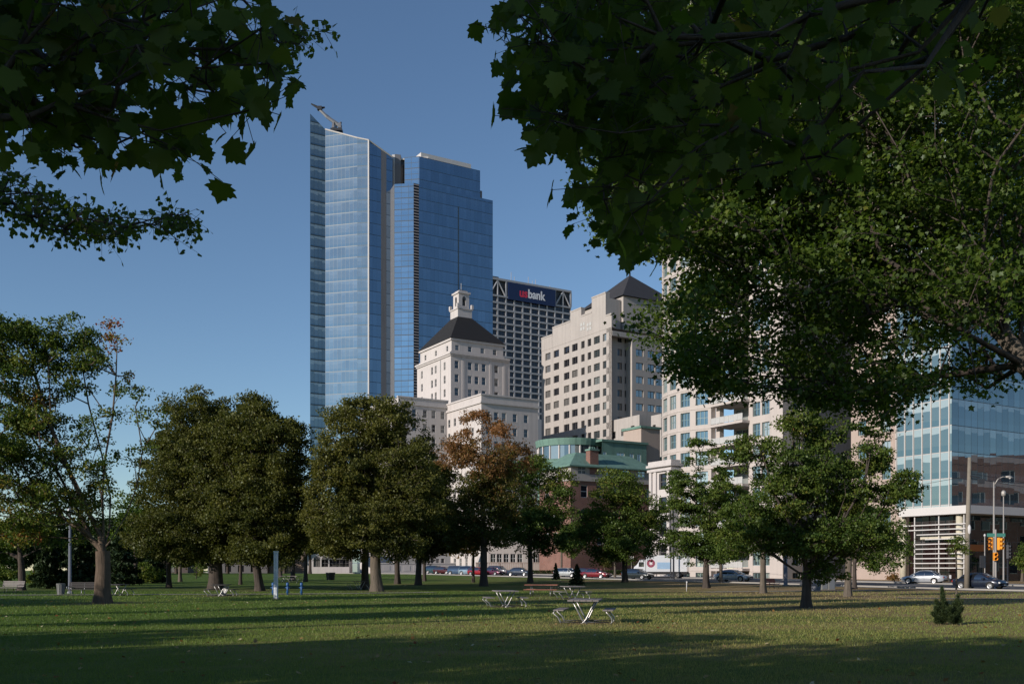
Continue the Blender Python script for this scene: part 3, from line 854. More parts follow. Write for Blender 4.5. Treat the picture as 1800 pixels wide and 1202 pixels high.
    g0 = (q1[0] + u[0] * 18.2, q1[1] + u[1] * 18.2); g1 = (q1[0] + u[0] * 18.7, q1[1] + u[1] * 18.7)
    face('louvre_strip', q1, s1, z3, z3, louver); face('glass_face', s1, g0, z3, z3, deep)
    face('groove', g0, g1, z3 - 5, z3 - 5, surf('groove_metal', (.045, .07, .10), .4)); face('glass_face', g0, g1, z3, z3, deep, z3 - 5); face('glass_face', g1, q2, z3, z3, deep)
    mb = MB(); q3 = (q2[0] - 10, q2[1] + 17); mb.prism([loc(q2), loc(q3), loc((q0[0] - 10, 390)), loc(q0)], -1, z3, top=False)
    mb.poly([(*loc(p), z3 - .5) for p in (q0, q1, q2, q3, (q0[0] - 10, 390))]); mb.obj('roof', M['metal_grey'], t)
    # pale penthouse with flat overhanging roof, canopy strip and small plant room
    st = Site(740, 374); d = lambda lx, ly: (st.X + st.u[0] * lx + st.v[0] * ly - ox, st.Y + st.u[1] * lx + st.v[1] * ly - oy)
    zr = st.z_(268); wl = st.lx(828)
    mb = MB(); mb.prism([d(.6, .6), d(wl - .6, .6), d(wl - .6, 12), d(.6, 12)], z4 - 1, zr - 3.0); mb.obj('penthouse', M['concrete_grey'], t)
    mb = MB(); mb.prism([d(0, 0), d(wl, 0), d(wl, 12), d(0, 12)], zr - 3.0, zr); mb.poly([(*d(0, 12), zr - 3.0), (*d(wl, 12), zr - 3.0), (*d(wl, 0), zr - 3), (*d(0, 0), zr - 3)]); mb.obj('penthouse_roof', M['metal_white'], t)
    mb = MB(); zc = lz(277, 372); x0, x1 = (704 - CX) / F * 372, (752 - CX) / F * 372
    mb.prism([loc((x0, 372)), loc((x1, 374)), loc((x1, 384)), loc((x0, 384))], zc - .8, [zc - .4, zc + 1.2, zc + 1.2, zc - .4]); mb.obj('canopy', M['metal_white'], t)
    e = (q1[0] + u[0] * 27.5 - 2, q1[1] + u[1] * 27.5 + 4); zb = lz(331, 379)
    mb = MB(); mb.prism([loc(e), loc((e[0] + u[0] * 3.2, e[1] + u[1] * 3.2)), loc((e[0] + u[0] * 3.2 - 4, e[1] + u[1] * 3.2 + 7)), loc((e[0] - 4, e[1] + 7))], z3 - 1, zb); mb.obj('plant_room', M['concrete_grey'], t)
    return t
glass_tower()

# roof crane (window-cleaning rig) on the sail
def roof_crane():
    D = 371; k = D / F
    pt = lambda px, py, dy=0: Vector(((px - CX) * k, D + dy, zat(py, D)))
    o = pt(588, 228); t = thing('roof_crane', 'window cleaning crane perched on the sloping top of the tallest tower', 'crane', o)
    q = lambda px, py, dy=0: pt(px, py, dy) - o
    mb = MB(); mb.tube([q(562, 193), q(575, 206), q(598, 222)], [.55, .6, .8], 6); mb.tube([q(566, 195, .8), q(600, 221, .8)], .25, 6); mb.obj('boom', M['metal_grey'], t)
    mb = MB(); mb.tube([q(547, 183), q(562, 191), q(571, 189)], [.25, .6, .3], 6); mb.box(*(q(558, 194, -.8)), *(q(566, 188, .8))); mb.obj('jib', M['dark_metal'], t)
    mb = MB(); mb.box(*q(595, 227, -1.2), *q(600, 219, 1.2)); mb.obj('counterweight', M['concrete_grey'], t); mb = MB(); mb.box(*q(585, 226, -.8), *q(588, 216, .8)); mb.obj('cab', M['concrete_grey'], t)
    mb = MB(); mb.tube([q(584, 230), q(586, 214)], .35, 6); mb.tube([q(597, 230), q(599, 215)], .4, 6); mb.tube([q(590, 230), q(591, 220)], .3, 6); mb.box(*q(582, 232, -1.5), *q(602, 228, 1.5)); mb.obj('mast', M['dark_metal'], t)
roof_crane()

# ---------- bank tower with white grid
def bank_tower():
    s = Site(860, 592); t = s.thing('bank_office_tower', 'tall office block with a white window grid and a blue bank sign along its top', 'skyscraper')
    s.a; D0 = s.Y
    W_ = s.lx(1003.5); top = s.z_(486); bay = W_ / 10.0; fl = 4.0
    zs = s.z_(515) - .8
    wall = Wall(t, M['grid_white'], M['frame_dark'], P_OFFICE, .12)
    rects = []
    k = 0
    while zs - k * fl > 95:
        zt = zs - k * fl - .55
        for i in range(10): rects.append((i * bay + .45, (i + 1) * bay - .45, zt - 2.9, zt))
        k += 1
    wall.run((0, 0), (W_, 0), 60, zs, rects, .7, 4, 1)
    wall.mb.prism([(0, 0), (W_, 0), (W_, 40), (0, 40)], -1, 60, top=False)
    wall.mb.poly([(W_, 0, 60), (W_, 40, 60), (W_, 40, zs), (W_, 0, zs)]); wall.mb.poly([(0, 40, 60), (0, 0, 60), (0, 0, zs), (0, 40, zs)])
    wall.build(100, key=lambda w: (-w[0][2], w[0][0]))
    # truss storey under the roof
    mb = MB(); mb.box(.3, 1.2, zs, W_ - .3, 39, top - 1.2); mb.obj('dark_storey', M['dark_metal'], t)
    mb = MB(); mb.box(-.3, -.3, top - 1.3, W_ + .3, 40, top); mb.box(-.15, -.2, zs - .5, W_ + .15, .9, zs + .5)
    for i in (0, 2, 8, 10): mb.box(i * bay - .5, -.25, zs + .5, i * bay + .5, .8, top - 1.3)
    mb.obj('cornice', M['grid_white'], t)
    for a, b in ((0, 2), (8, 10)):
        mb = MB(); xm = (a + b) / 2 * bay; x0, x1 = a * bay + .5, b * bay - .5
        for p, q in (((x0, zs + .5), (xm, top - 1.5)), ((xm, top - 1.5), (x1, zs + .5)), ((xm, zs + .5), (xm, top - 1.5))):
            mb.tube([(p[0], .35, p[1]), (q[0], .35, q[1])], .55, 6)
        mb.obj('truss', M['grid_white'], t)
    for i, x in enumerate((.07, .32, .36, .53, .58, .62, .8)):
        mb = MB(); h = (4, 7, 4.5, 6, 4, 5, 3)[i]; mb.tube([(W_ * x, 6, top), (W_ * x, 6, top + h)], .16, 5); mb.obj('antenna', M['grid_white'], t)
    mb = MB(); mb.box(W_ * .05, 5, top, W_ * .16, 14, top + 2.4); mb.obj('plant_room', M['dark_metal'], t)
    # sign
    x0, x1 = s.lx(892.5), s.lx(975.5); zt, zb = top - 1.6, zs - 1.2
    blue = surf('sign_blue', (.006, .018, .075), .4, var=.03); red = surf('sign_red', (.62, .03, .07), .5, var=.02); wht = surf('sign_white', (.75, .75, .78), .5, var=.02)
    mb = MB(); mb.box(x0, -.75, zb, x1, -.26, zt); sg = mb.obj('sign', blue, t)
    def word(txt, mat, x, w_, zc, h):
        cu = bpy.data.curves.new('lettering', 'FONT'); cu.body = txt; cu.extrude = .04; cu.offset = .028; cu.size = 1
        tmp = bpy.data.objects.new('tmp', cu); COL.objects.link(tmp)
        dg = bpy.context.evaluated_depsgraph_get(); me = bpy.data.meshes.new_from_object(tmp.evaluated_get(dg))
        bpy.data.objects.remove(tmp)
        co_ = np.array([v.co[:] for v in me.vertices]); mn, mx = co_.min(0), co_.max(0)
        kx, kz = w_ / (mx[0] - mn[0]), h / .72
        for v, c in zip(me.vertices, co_): v.co = (x + (c[0] - mn[0]) * kx, -.80 - c[2] * .8, zc + c[1] * kz)
        me.materials.clear(); me.materials.append(mat); me.update()
        o = link('lettering', me, sg)
    ws = x1 - x0; H = zt - zb; zc = zb + H * .27
    word('us', red, x0 + ws * .235, ws * .165, zc, H * .52); word('bank', wht, x0 + ws * .415, ws * .365, zc, H * .52)
bank_tower()

# ---------- white apartment tower with lantern
def lantern_block():
    s = Site(792.5, 250); t = s.thing('white_apartment_tower', 'white stone tower with a dark pyramid roof and slim lantern', 'building')
    z = s.z_
    W_, L_ = s.lx(896), s.ly(733.3); W2, L2 = s.lx(882.5, 1), s.ly(736.5)
    zc, ze = z(618), z(593.5)
    wall = Wall(t, M['white_stone'], M['frame_pale'], P_DARK, .08)
    zrow = [z(632.5) - 3.42 * k for k in range(12)]
    rr = [(a, b, zt - 1.95, zt) for zt in zrow for a, b in cols(s, (802.7, 825.9, 837.8, 850.4, 872.3), 1.15)]
    ll = [(a, b, zt - 1.95, zt) for zt in zrow for a, b in colsL(s, (781.5, 765.8, 759.3, 741.6), 1.0, L_)]
    wall.run((0, 0), (W_, 0), 8, zc, rr, .22, 1, 2); wall.run((0, L_), (0, 0), 8, zc, ll, .22, 1, 2)
    wall.mb.poly([(W_, 0, 8), (W_, L_, 8), (W_, L_, zc), (W_, 0, zc)])
    za = z(604)
    r2 = [(a, b, za - 1.35, za) for a, b in cols(s, (803.5, 825.9, 848, 869.7), 1.1, .4, .4)]
    l2 = [(a, b, za - 1.35, za) for a, b in colsL(s, (783.6, 763.7, 745.4), 1.0, L2)]
    wall.run((.4, .4), (W2, .4), zc + .2, ze, r2, .2, 1, 2); wall.run((.4, L2), (.4, .4), zc + .2, ze, l2, .2, 1, 2)
    wall.mb.poly([(W2, .4, zc), (W2, L2, zc), (W2, L2, ze), (W2, .4, ze)])
    # shallow pilaster strips
    for px in (814, 862, 886): x = s.lx(px); wall.mb.box(x - .35, -.10, 9, x + .35, -.002, zc - .6)
    wall.build(100, key=lambda w: -w[0][2])
    mb = MB()
    mb.box(-.55, -.55, zc - .55, W_ - .2, L_ + .3, zc - .12); mb.box(-.3, -.3, zc - .95, W_ - .4, L_ + .1, zc - .55)
    mb.box(.1, .1, zc - .12, W2 + .2, L2 + .2, zc + .35); mb.box(.05, .05, ze - .45, W2 + .35, L2 + .35, ze + .05)
    mb.obj('cornice', M['white_stone'], t)
    dp = MB(); y = s.ly(774.5); dp.tube([(-.12, y, 9), (-.12, y, zc - 1)], .09, 6); dp.obj('downpipe', M['frame_pale'], t)
    # pyramid roof and lantern
    cx, cy = (W2 + .4) / 2, (L2 + .4) / 2; zl = z(561, cx, cy); h = 2.1
    mb = MB(); mb.frust((-.1, -.1, W2 + .5, L2 + .5), ze + .05, (cx - h, cy - h, cx + h, cy + h), zl); mb.obj('roof', M['slate'], t)
    ln = MB(); zb2, zt2 = z(544, cx, cy), z(519, cx, cy)
    ln.box(cx - h, cy - h, zl - .3, cx + h, cy + h, zb2 - .5); ln.box(cx - h - .2, cy - h - .2, zb2 - .5, cx + h + .2, cy + h + .2, zb2 - .2)
    r = 1.55
    for sx in (-1, 1):
        for sy in (-1, 1): ln.box(cx + sx * h - .3, cy + sy * h - .3, zb2 - .2, cx + sx * h + .3, cy + sy * h + .3, zb2 + .9)
    op = [(r - .48, r + .48, zb2 + .6, zb2 + 2.6)]
    c4 = [(cx - r, cy - r), (cx + r, cy - r), (cx + r, cy + r), (cx - r, cy + r)]
    for i in range(4): facade(ln, c4[i], c4[(i + 1) % 4], zb2 - .2, zt2, op, .45)
    ln.box(cx - r - .3, cy - r - .3, zt2, cx + r + .3, cy + r + .3, zt2 + .45)
    ln.box(cx - r * .8, cy - r * .8, zt2 + .45, cx + r * .8, cy + r * .8, zt2 + .9)
    lt = ln.obj('lantern', M['white_stone'], t)
    for i, (dx, dy) in enumerate(((0, -1), (-1, 0))):
        a = MB(); a.lathe([(.46, -.06), (.46, .06)], (0, 0), 14)
        o = a.obj('arch', M['dark_metal'], lt); o.location = (cx + dx * (r - .03), cy + dy * (r - .03), zb2 + 2.6); o.rotation_euler = (R(90), 0, R(0 if dx == 0 else 90))
    core = MB(); core.box(cx - r + .5, cy - r + .5, zb2 - .2, cx + r - .5, cy + r - .5, zt2 - .1); core.obj('louvre', M['dark_metal'], lt)
    cap = MB(); cap.frust((cx - r * .75, cy - r * .75, cx + r * .75, cy + r * .75), zt2 + .9, (cx - .3, cy - .3, cx + .3, cy + .3), zt2 + 1.35); cap.obj('lantern_cap', M['slate'], lt)
    am = MB(); am.tube([(cx, cy, zt2 + 1.2), (cx, cy, z(498, cx, cy))], .07, 5); am.obj('flagpole', M['frame_pale'], t)
    # lower wings around the court
    sw = Site(846, 232)
    T = lambda P: None
    wg = Wall(t, M['white_stone'], M['frame_pale'], P_DARK, .08)
    du, dv = ((sw.X - s.X) * s.u[0] + (sw.Y - s.Y) * s.u[1]), ((sw.X - s.X) * s.v[0] + (sw.Y - s.Y) * s.v[1])
    wl, ll_ = sw.lx(946), 22.0; zw = sw.z_(694)
    zr = [sw.z_(722) - 3.42 * k for k in range(11)]
    rr = [(a, b, zt - 1.9, zt) for zt in zr for a, b in cols(sw, (858, 872, 886, 905, 924.5), 1.15)]
    l3 = [(2.2 + 3.0 * i, 3.3 + 3.0 * i, zt - 1.9, zt) for zt in zr for i in range(6)]
    wg.run((du, dv), (du + wl, dv), -1, zw, rr, .22, 1, 2)
    wg.run((du, dv + ll_), (du, dv), -1, zw, l3, .22, 1, 2)
    wg.mb.poly([(du + wl, dv, -1), (du + wl, dv + ll_, -1), (du + wl, dv + ll_, zw), (du + wl, dv, zw)])
    wg.mb.poly([(du, dv, zw - .8), (du + wl, dv, zw - .8), (du + wl, dv + ll_, zw - .8), (du, dv + ll_, zw - .8)])
    # court wing to the left
    s2 = Site(788, 247); d2u, d2v = ((s2.X - s.X) * s.u[0] + (s2.Y - s.Y) * s.u[1]), ((s2.X - s.X) * s.v[0] + (s2.Y - s.Y) * s.v[1])
    x0 = s2.lx(700); z2_ = s2.z_(706)
    zr2 = [s2.z_(724) - 3.42 * k for k in range(11)]
    rr = [(s2.lx(p) - x0 - .55, s2.lx(p) - x0 + .55, zt - 1.9, zt) for zt in zr2 for p in (710, 728, 747, 762, 778)]
    wg.run((d2u + x0, d2v), (d2u, d2v), -1, z2_, rr, .22, 1, 2)
    x1 = d2u + x0
    wg.run((x1, d2v + 24), (x1, d2v), -1, z2_, [(2 + 3.2 * i, 3.2 + 3.2 * i, zt - 1.9, zt) for zt in zr2 for i in range(7)], .22, 1, 2)
    wg.mb.poly([(x1, d2v, z2_ - .8), (d2u, d2v, z2_ - .8), (d2u, d2v + 24, z2_ - .8), (x1, d2v + 24, z2_ - .8)])
    wg.build(100, key=lambda w: -w[0][2], wname='wing_wall')
    mb = MB()
    mb.box(du - .35, dv - .35, zw - 1.9, du + wl + .1, dv - .002, zw - 1.45); mb.box(du - .35, dv - .002, zw - 1.9, du - .002, dv + ll_, zw - 1.45)
    mb.box(du - .2, dv - .2, zw, du + wl + .2, dv + .6, zw + .35); mb.box(du - .2, dv + .6, zw, du + .6, dv + ll_, zw + .35)
    mb.box(x1 - .3, d2v - .3, z2_ - 1.7, d2u, d2v - .002, z2_ - 1.3); mb.box(x1 - .2, d2v - .2, z2_, d2u, d2v + .5, z2_ + .3)
    mb.obj('wing_cornice', M['white_stone'], t)
lantern_block()

# ---------- stepped limestone tower with grey pyramid roof
def stepped_tower():
    s = Site(1075.4, 240); t = s.thing('limestone_tower', 'beige limestone tower with stepped gables and a grey pyramid roof', 'building')
    z = s.z_; L = s.ly(952); W_ = s.lx(1186)
    rows = [z(588.7) - 3.33 * k for k in range(9)]
    cl = (963.2, 977.9, 996, 1010.4, 1024.6, 1036, 1049, 1065)
    P = {963.2: P_DARK, 977.9: P_DARK, 996: P_DARK, 1010.4: P_DARK}
    wall = Wall(t, M['stone'], M['frame_dark'], P_DARK, .09)
    ztop = z(572)
    # avenue front in three strips so that panes can differ
    rects = {}
    L1, L2 = L - s.ly(1017), L - s.ly(1043)
    for zc in rows:
        for p in cl:
            c = L - s.ly(p); w_ = 1.5 if p in (1024.6, 1036) else 2.5
            rects.setdefault(p, []).append((c - w_ / 2, c + w_ / 2, zc - .9, zc + .9))
    def seg(a0, a1, ps, pm, nx):
        A, B = (0, L - a0), (0, L - a1)
        rs = [(r[0] - a0, r[1] - a0, r[2], r[3]) for p in ps for r in rects[p]]
        wall.run(A, B, -1, ztop, rs, .3, nx, 1, pm)
    seg(0, L1, cl[:4], P_DARK, 2); seg(L1, L2, cl[4:6], P_DARK, 2); seg(L2, L, cl[6:], P_BLUE, 2)
    # vertical bronze slots between the middle bays' windows
    # right-hand front: notch then main face
    n1 = s.lx(1111); dn = 2.2
    zp = z(728)
    rr = [(a, b, zc - .85, zc + .85) for zc in rows for a, b in cols(s, (1089.5, 1102), 1.35, dn)]
    wall.run((0, 0), (0, dn), zp - 8, ztop, []) if False else None
    wall.mb.poly([(0, 0, -1), (0, dn, -1), (0, dn, ztop), (0, 0, ztop)][::-1])
    wall.run((.0, dn), (n1, dn), -1, ztop, rr, .25, 2, 1)
    wall.mb.poly([(n1, dn, -1), (n1, 0, -1), (n1, 0, ztop - 3), (n1, dn, ztop - 3)])
    rr = [(a, b, zc - .85, zc + .85) for zc in rows for a, b in cols(s, (1124.5, 1145, 1160, 1174), 2.3, 0, n1)]
    wall.run((n1, 0), (W_ + 3, 0), -1, ztop - 2, rr, .3, 2, 1, P_BLUE)
    wall.mb.poly([(W_ + 3, 0, -1), (W_ + 3, L, -1), (W_ + 3, L, ztop - 2), (W_ + 3, 0, ztop - 2)])
    wall.mb.poly([(0, 0, ztop - .6), (W_ + 3, 0, ztop - .6), (W_ + 3, L, ztop - .6), (0, L, ztop - .6)])
    wall.build(100, key=lambda w: -w[0][2])
    # stepped parapets on the avenue front
    mb = MB(); th = 1.1
    steps = [(952, 971.5, 596, 590), (971.5, 1003, 576, 567.5), (1003, 1022, 548, 544), (1022, 1040.5, 556, 551), (1040.5, 1065, 522.5, 518), (1065, 1075.4, 556, 553)]
    for p0, p1, ya, yb in steps:
        y1, y0 = s.ly(p0), s.ly(p1) if p1 < 1075 else 0.0
        zt = z((ya + yb) / 2, 0, .5 * (y0 + y1))
        mb.box(-.06, y0 + .01, ztop - .4, th, y1, zt); mb.box(-.16, y0, zt, th + .1, y1 + .02, zt + .35)
    y1, y0 = s.ly(1040.5), s.ly(1065); mb.box(-.05, y0, ztop, 4.5, y1, z(523, 0, y0)); mb.box(th, y0 + 3.5, ztop - 1, 9, y1 + 5, z(541, 0, y1))
    mb.box(.1, -.06, ztop - 2.4, W_ + 3, th, ztop - 1.2)
    mb.obj('parapet', M['stone'], t)
    mb = MB()
    for px in (1024.6, 1036):
        for dy in (-.55, .55):
            for dz in (-.55, .55):
                y = s.ly(px) + dy; zz = z(574, 0, s.ly(px)) + dz; mb.box(-.13, y - .4, zz - .4, -.062, y + .4, zz + .4)
    mb.obj('ornament', M['frame_pale'], t)
    # pyramid roof
    zb = z(541); ap = Site(1107, 256); ax = (ap.X - s.X) * s.u[0] + (ap.Y - s.Y) * s.u[1]; ay = (ap.X - s.X) * s.v[0] + (ap.Y - s.Y) * s.v[1]
    h = 9.4; za = zat(485, 256); zb = zat(546, 258) + 4
    mb = MB(); mb.frust((ax - h, ay - h, ax + h, ay + h), zb - 4, (ax - .2, ay - .2, ax + .2, ay + .2), za); mb.box(ax - .16, ay - .16, za, ax + .16, ay + .16, za + .9)
    mb.obj('roof', M['slate_grey'], t)
    mb = MB(); mb.box(ax - h + .6, ay - h + .6, ztop - 1, ax + h - .6, ay + h - .6, zb - 4); mb.obj('roof_drum', M['stone'], t)
    # podium blocks in the sun
    pod = Wall(t, M['stone'], M['frame_dark'], P_DARK, .09)
    s3 = Site(1124, 232); ou, ov = ((s3.X - s.X) * s.u[0] + (s3.Y - s.Y) * s.u[1]), ((s3.X - s.X) * s.v[0] + (s3.Y - s.Y) * s.v[1])
    l3 = s3.ly(1068); zt = s3.z_(728.5)
    rs = [(l3 - s3.ly(p) - .7, l3 - s3.ly(p) + .7, s3.z_(y_) - .85, s3.z_(y_) + .85) for p, y_ in ((1079, 756), (1095, 754), (1112, 752))] + [(l3 - s3.ly(p) - .7, l3 - s3.ly(p) + .7, s3.z_(y_) - .85, s3.z_(y_) + .85) for p, y_ in ((1079, 780), (1095, 779), (1112, 778))]
    pod.run((ou, ov + l3), (ou, ov), -1, zt, rs, .3, 2, 2); pod.run((ou, ov), (ou + 9, ov), -1, zt, [(5.0, 6.5, s3.z_(752), s3.z_(742)), (5.0, 6.5, s3.z_(778), s3.z_(768))], .3, 2, 2)
    pod.mb.poly([(ou, ov, zt), (ou + 9, ov, zt), (ou + 9, ov + l3, zt), (ou, ov + l3, zt)])
    s4 = Site(1162.5, 225); ou, ov = ((s4.X - s.X) * s.u[0] + (s4.Y - s.Y) * s.u[1]), ((s4.X - s.X) * s.v[0] + (s4.Y - s.Y) * s.v[1])
    l4 = s4.ly(1144.5); zt = s4.z_(727)
    pod.run((ou, ov + l4), (ou, ov), -1, zt, [(l4 * .15, l4 * .45, s4.z_(757), s4.z_(744)), (l4 * .15, l4 * .45, s4.z_(783), s4.z_(770))], .3, 2, 2)
    pod.run((ou, ov), (ou + 8, ov), -1, zt, [(1.6, 3.2, s4.z_(757), s4.z_(745)), (1.4, 3.4, s4.z_(790), s4.z_(772))], .3, 2, 2)
    pod.mb.poly([(ou, ov, zt), (ou + 8, ov, zt), (ou + 8, ov + l4, zt), (ou, ov + l4, zt)])
    pod.build(60, wname='podium_wall')
stepped_tower()

# ---------- brick club house with green copper roofs and round glass room
def club_house():
    s = Site(1003, 190); t = s.thing('brick_club_house', 'red brick club house with green copper roofs and a round glazed top room', 'building')
    z = s.z_
    M['brick'] = brick_mat('red_brick', (.15, .058, .042), (.20, .075, .052), (.22, .19, .165))
    L = s.ly(948); W_ = s.lx(1150); ze = z(817)
    wall = Wall(t, M['brick'], M['frame_pale'], P_DARK, .12)
    rows = [z(862), z(905), z(945)]
    rr = [(s.lx(p) - .8, s.lx(p) + .8, zc - 1.2, zc + 1.2) for zc in rows for p in (1027, 1055, 1083, 1112, 1140)]
    wall.run((0, 0), (W_, 0), -1, z(844), rr, .2, 1, 2)
    wall.run((0, L), (0, 0), -1, z(844), [(2 + 3 * i, 3.5 + 3 * i, zc - 1.2, zc + 1.2) for zc in rows for i in range(int(L / 3) - 1)], .2, 1, 2)
    wall.mb.poly([(W_, 0, -1), (W_, 14, -1), (W_, 14, z(844)), (W_, 0, z(844))])
    wall.build(60)
    up = Wall(t, M['stone'], M['frame_pale'], P_BLUE, .12)
    zz = z(824.5); r2 = [(s.lx(p) - 1.0, s.lx(p) + 1.0, zz - .75, zz + .75) for p in (1023, 1070, 1100, 1128)]
    up.run((.15, .15), (W_, .15), z(832), ze, r2, .2, 2, 2)
    up.run((.15, L), (.15, .15), z(832), ze, [], .2)
    up.mb.box(-.25, -.25, z(844), W_, L, z(839)); up.mb.box(-.12, -.12, z(839), W_ - .1, L - .2, z(832))
    up.build(20, wname='stone_band')
    # hipped copper roof
    mb = MB(); zr = z(804, 3, 4)
    mb.frust((-.6, -.6, W_ + .4, L + .4), ze, (4.2, 4.2, W_ - 3, L - 4), zr + 1.1); mb.box(-.7, -.7, ze - .25, W_ + .5, L + .5, ze)
    mb.obj('roof', M['copper'], t)
    # upper copper-clad storey
    s2 = Site(1058, 200); d = ((s2.X - s.X) * s.u[0] + (s2.Y - s.Y) * s.u[1]), ((s2.X - s.X) * s.v[0] + (s2.Y - s.Y) * s.v[1])
    w2 = s2.lx(1136.5); zt = s2.z_(775.5)
    cl = Wall(t, M['copper'], M['frame_pale'], P_BLUE, .1)
    zc = s2.z_(800); c3 = [(s2.lx(p) - a, s2.lx(p) + a, zc - .8, zc + .8) for p, a in ((1063, .45), (1091, 1.05), (1110.5, .55), (1123.5, .5))]
    cl.run((d[0], d[1]), (d[0] + w2, d[1]), s2.z_(826), zt, c3, .12, 2, 1)
    cl.mb.poly([(d[0] + w2, d[1], 5), (d[0] + w2, d[1] + 12, 5), (d[0] + w2, d[1] + 12, zt), (d[0] + w2, d[1], zt)])
    cl.mb.box(d[0] - .2, d[1] - .3, zt, d[0] + w2 + .3, d[1] + 12, zt + .45)
    e = s2.lx(1181); cl.mb.box(d[0] + w2, d[1] + 1.0, 4, d[0] + e, d[1] + 12, s2.z_(797)); cl.mb.box(d[0] + w2, d[1] + .7, s2.z_(797), d[0] + e + .3, d[1] + 12, s2.z_(797) + .35)
    cl.build(20, wname='copper_storey')
    # round glazed room
    D = 205; cxw = (1004 - CX) / F * D; rad = (1062 - 946) / 2 / F * D
    rel = lambda X, Y: ((X - s.X) * s.u[0] + (Y - s.Y) * s.u[1], (X - s.X) * s.v[0] + (Y - s.Y) * s.v[1])
    c = rel(cxw, D + 2); zb, zt = zat(806, D - 4), zat(782, D - 4)
    pm = MB(); n = 40; an = [2 * math.pi * i / n for i in range(n)]
    gl = MB()
    for i in range(n):
        a, b = an[i], an[(i + 1) % n]
        p, q = (c[0] + rad * math.cos(a), c[1] + rad * math.sin(a)), (c[0] + rad * math.cos(b), c[1] + rad * math.sin(b))
        gl.poly([(*p, zb), (*q, zb), (*q, zt), (*p, zt)])
    gl.obj('round_glazing', P_BLUE, t)
    fr = MB()
    for i in range(0, n, 2):
        p = (c[0] + (rad + .02) * math.cos(an[i]), c[1] + (rad + .02) * math.sin(an[i])); fr.tube([(*p, zb), (*p, zt)], .2, 5)
    fr.obj('mullion', M['white_stone'], t)
    rf = MB(); rf.lathe([(rad - 1, zt - .05), (rad + .35, zt), (rad + .45, zt + .5), (rad + .55, zt + 1.0), (rad + .6, zt + 1.35), (rad - .5, zt + 1.4), (.5, zt + 1.5)], c, 40); rf.obj('round_roof', M['copper'], t)
    bs = MB(); bs.lathe([(rad + .1, 8), (rad + .1, zb - .3), (rad + .25, zb)], c, 40); bs.obj('round_base', M['copper'], t)
    # chimney with caps
    cc = Site(1041, 193.5); q = rel(cc.X, cc.Y); hw = 1.0
    ch = MB(); ch.box(q[0] - hw, q[1] - .7, zat(836, 193), q[0] + hw, q[1] + .7, zat(792, 193)); ch.obj('chimney', M['brick'], t)
    ck = MB(); ck.box(q[0] - hw - .15, q[1] - .85, zat(792, 193), q[0] + hw + .15, q[1] + .85, zat(789, 193))
    for dx in (-.5, .0, .5): ck.lathe([(.22, zat(789, 193)), (.2, zat(785.5, 193)), (.14, zat(785, 193))], (q[0] + dx, q[1]), 10)
    ck.obj('chimney_cap', M['copper'], t)
    # plain tan stair head with a copper edge
    cs = Site(1127, 206); q = rel(cs.X, cs.Y); lw = cs.ly(1096)
    sh = MB(); sh.box(q[0], q[1], 10, q[0] + 5, q[1] + lw, cs.z_(752)); sh.obj('stair_head', M['pink'], t)
    sh = MB(); sh.box(q[0] - .3, q[1] - .3, cs.z_(752), q[0] + 5.2, q[1] + lw + .3, cs.z_(748)); sh.obj('stair_head_roof', M['copper'], t)
club_house()

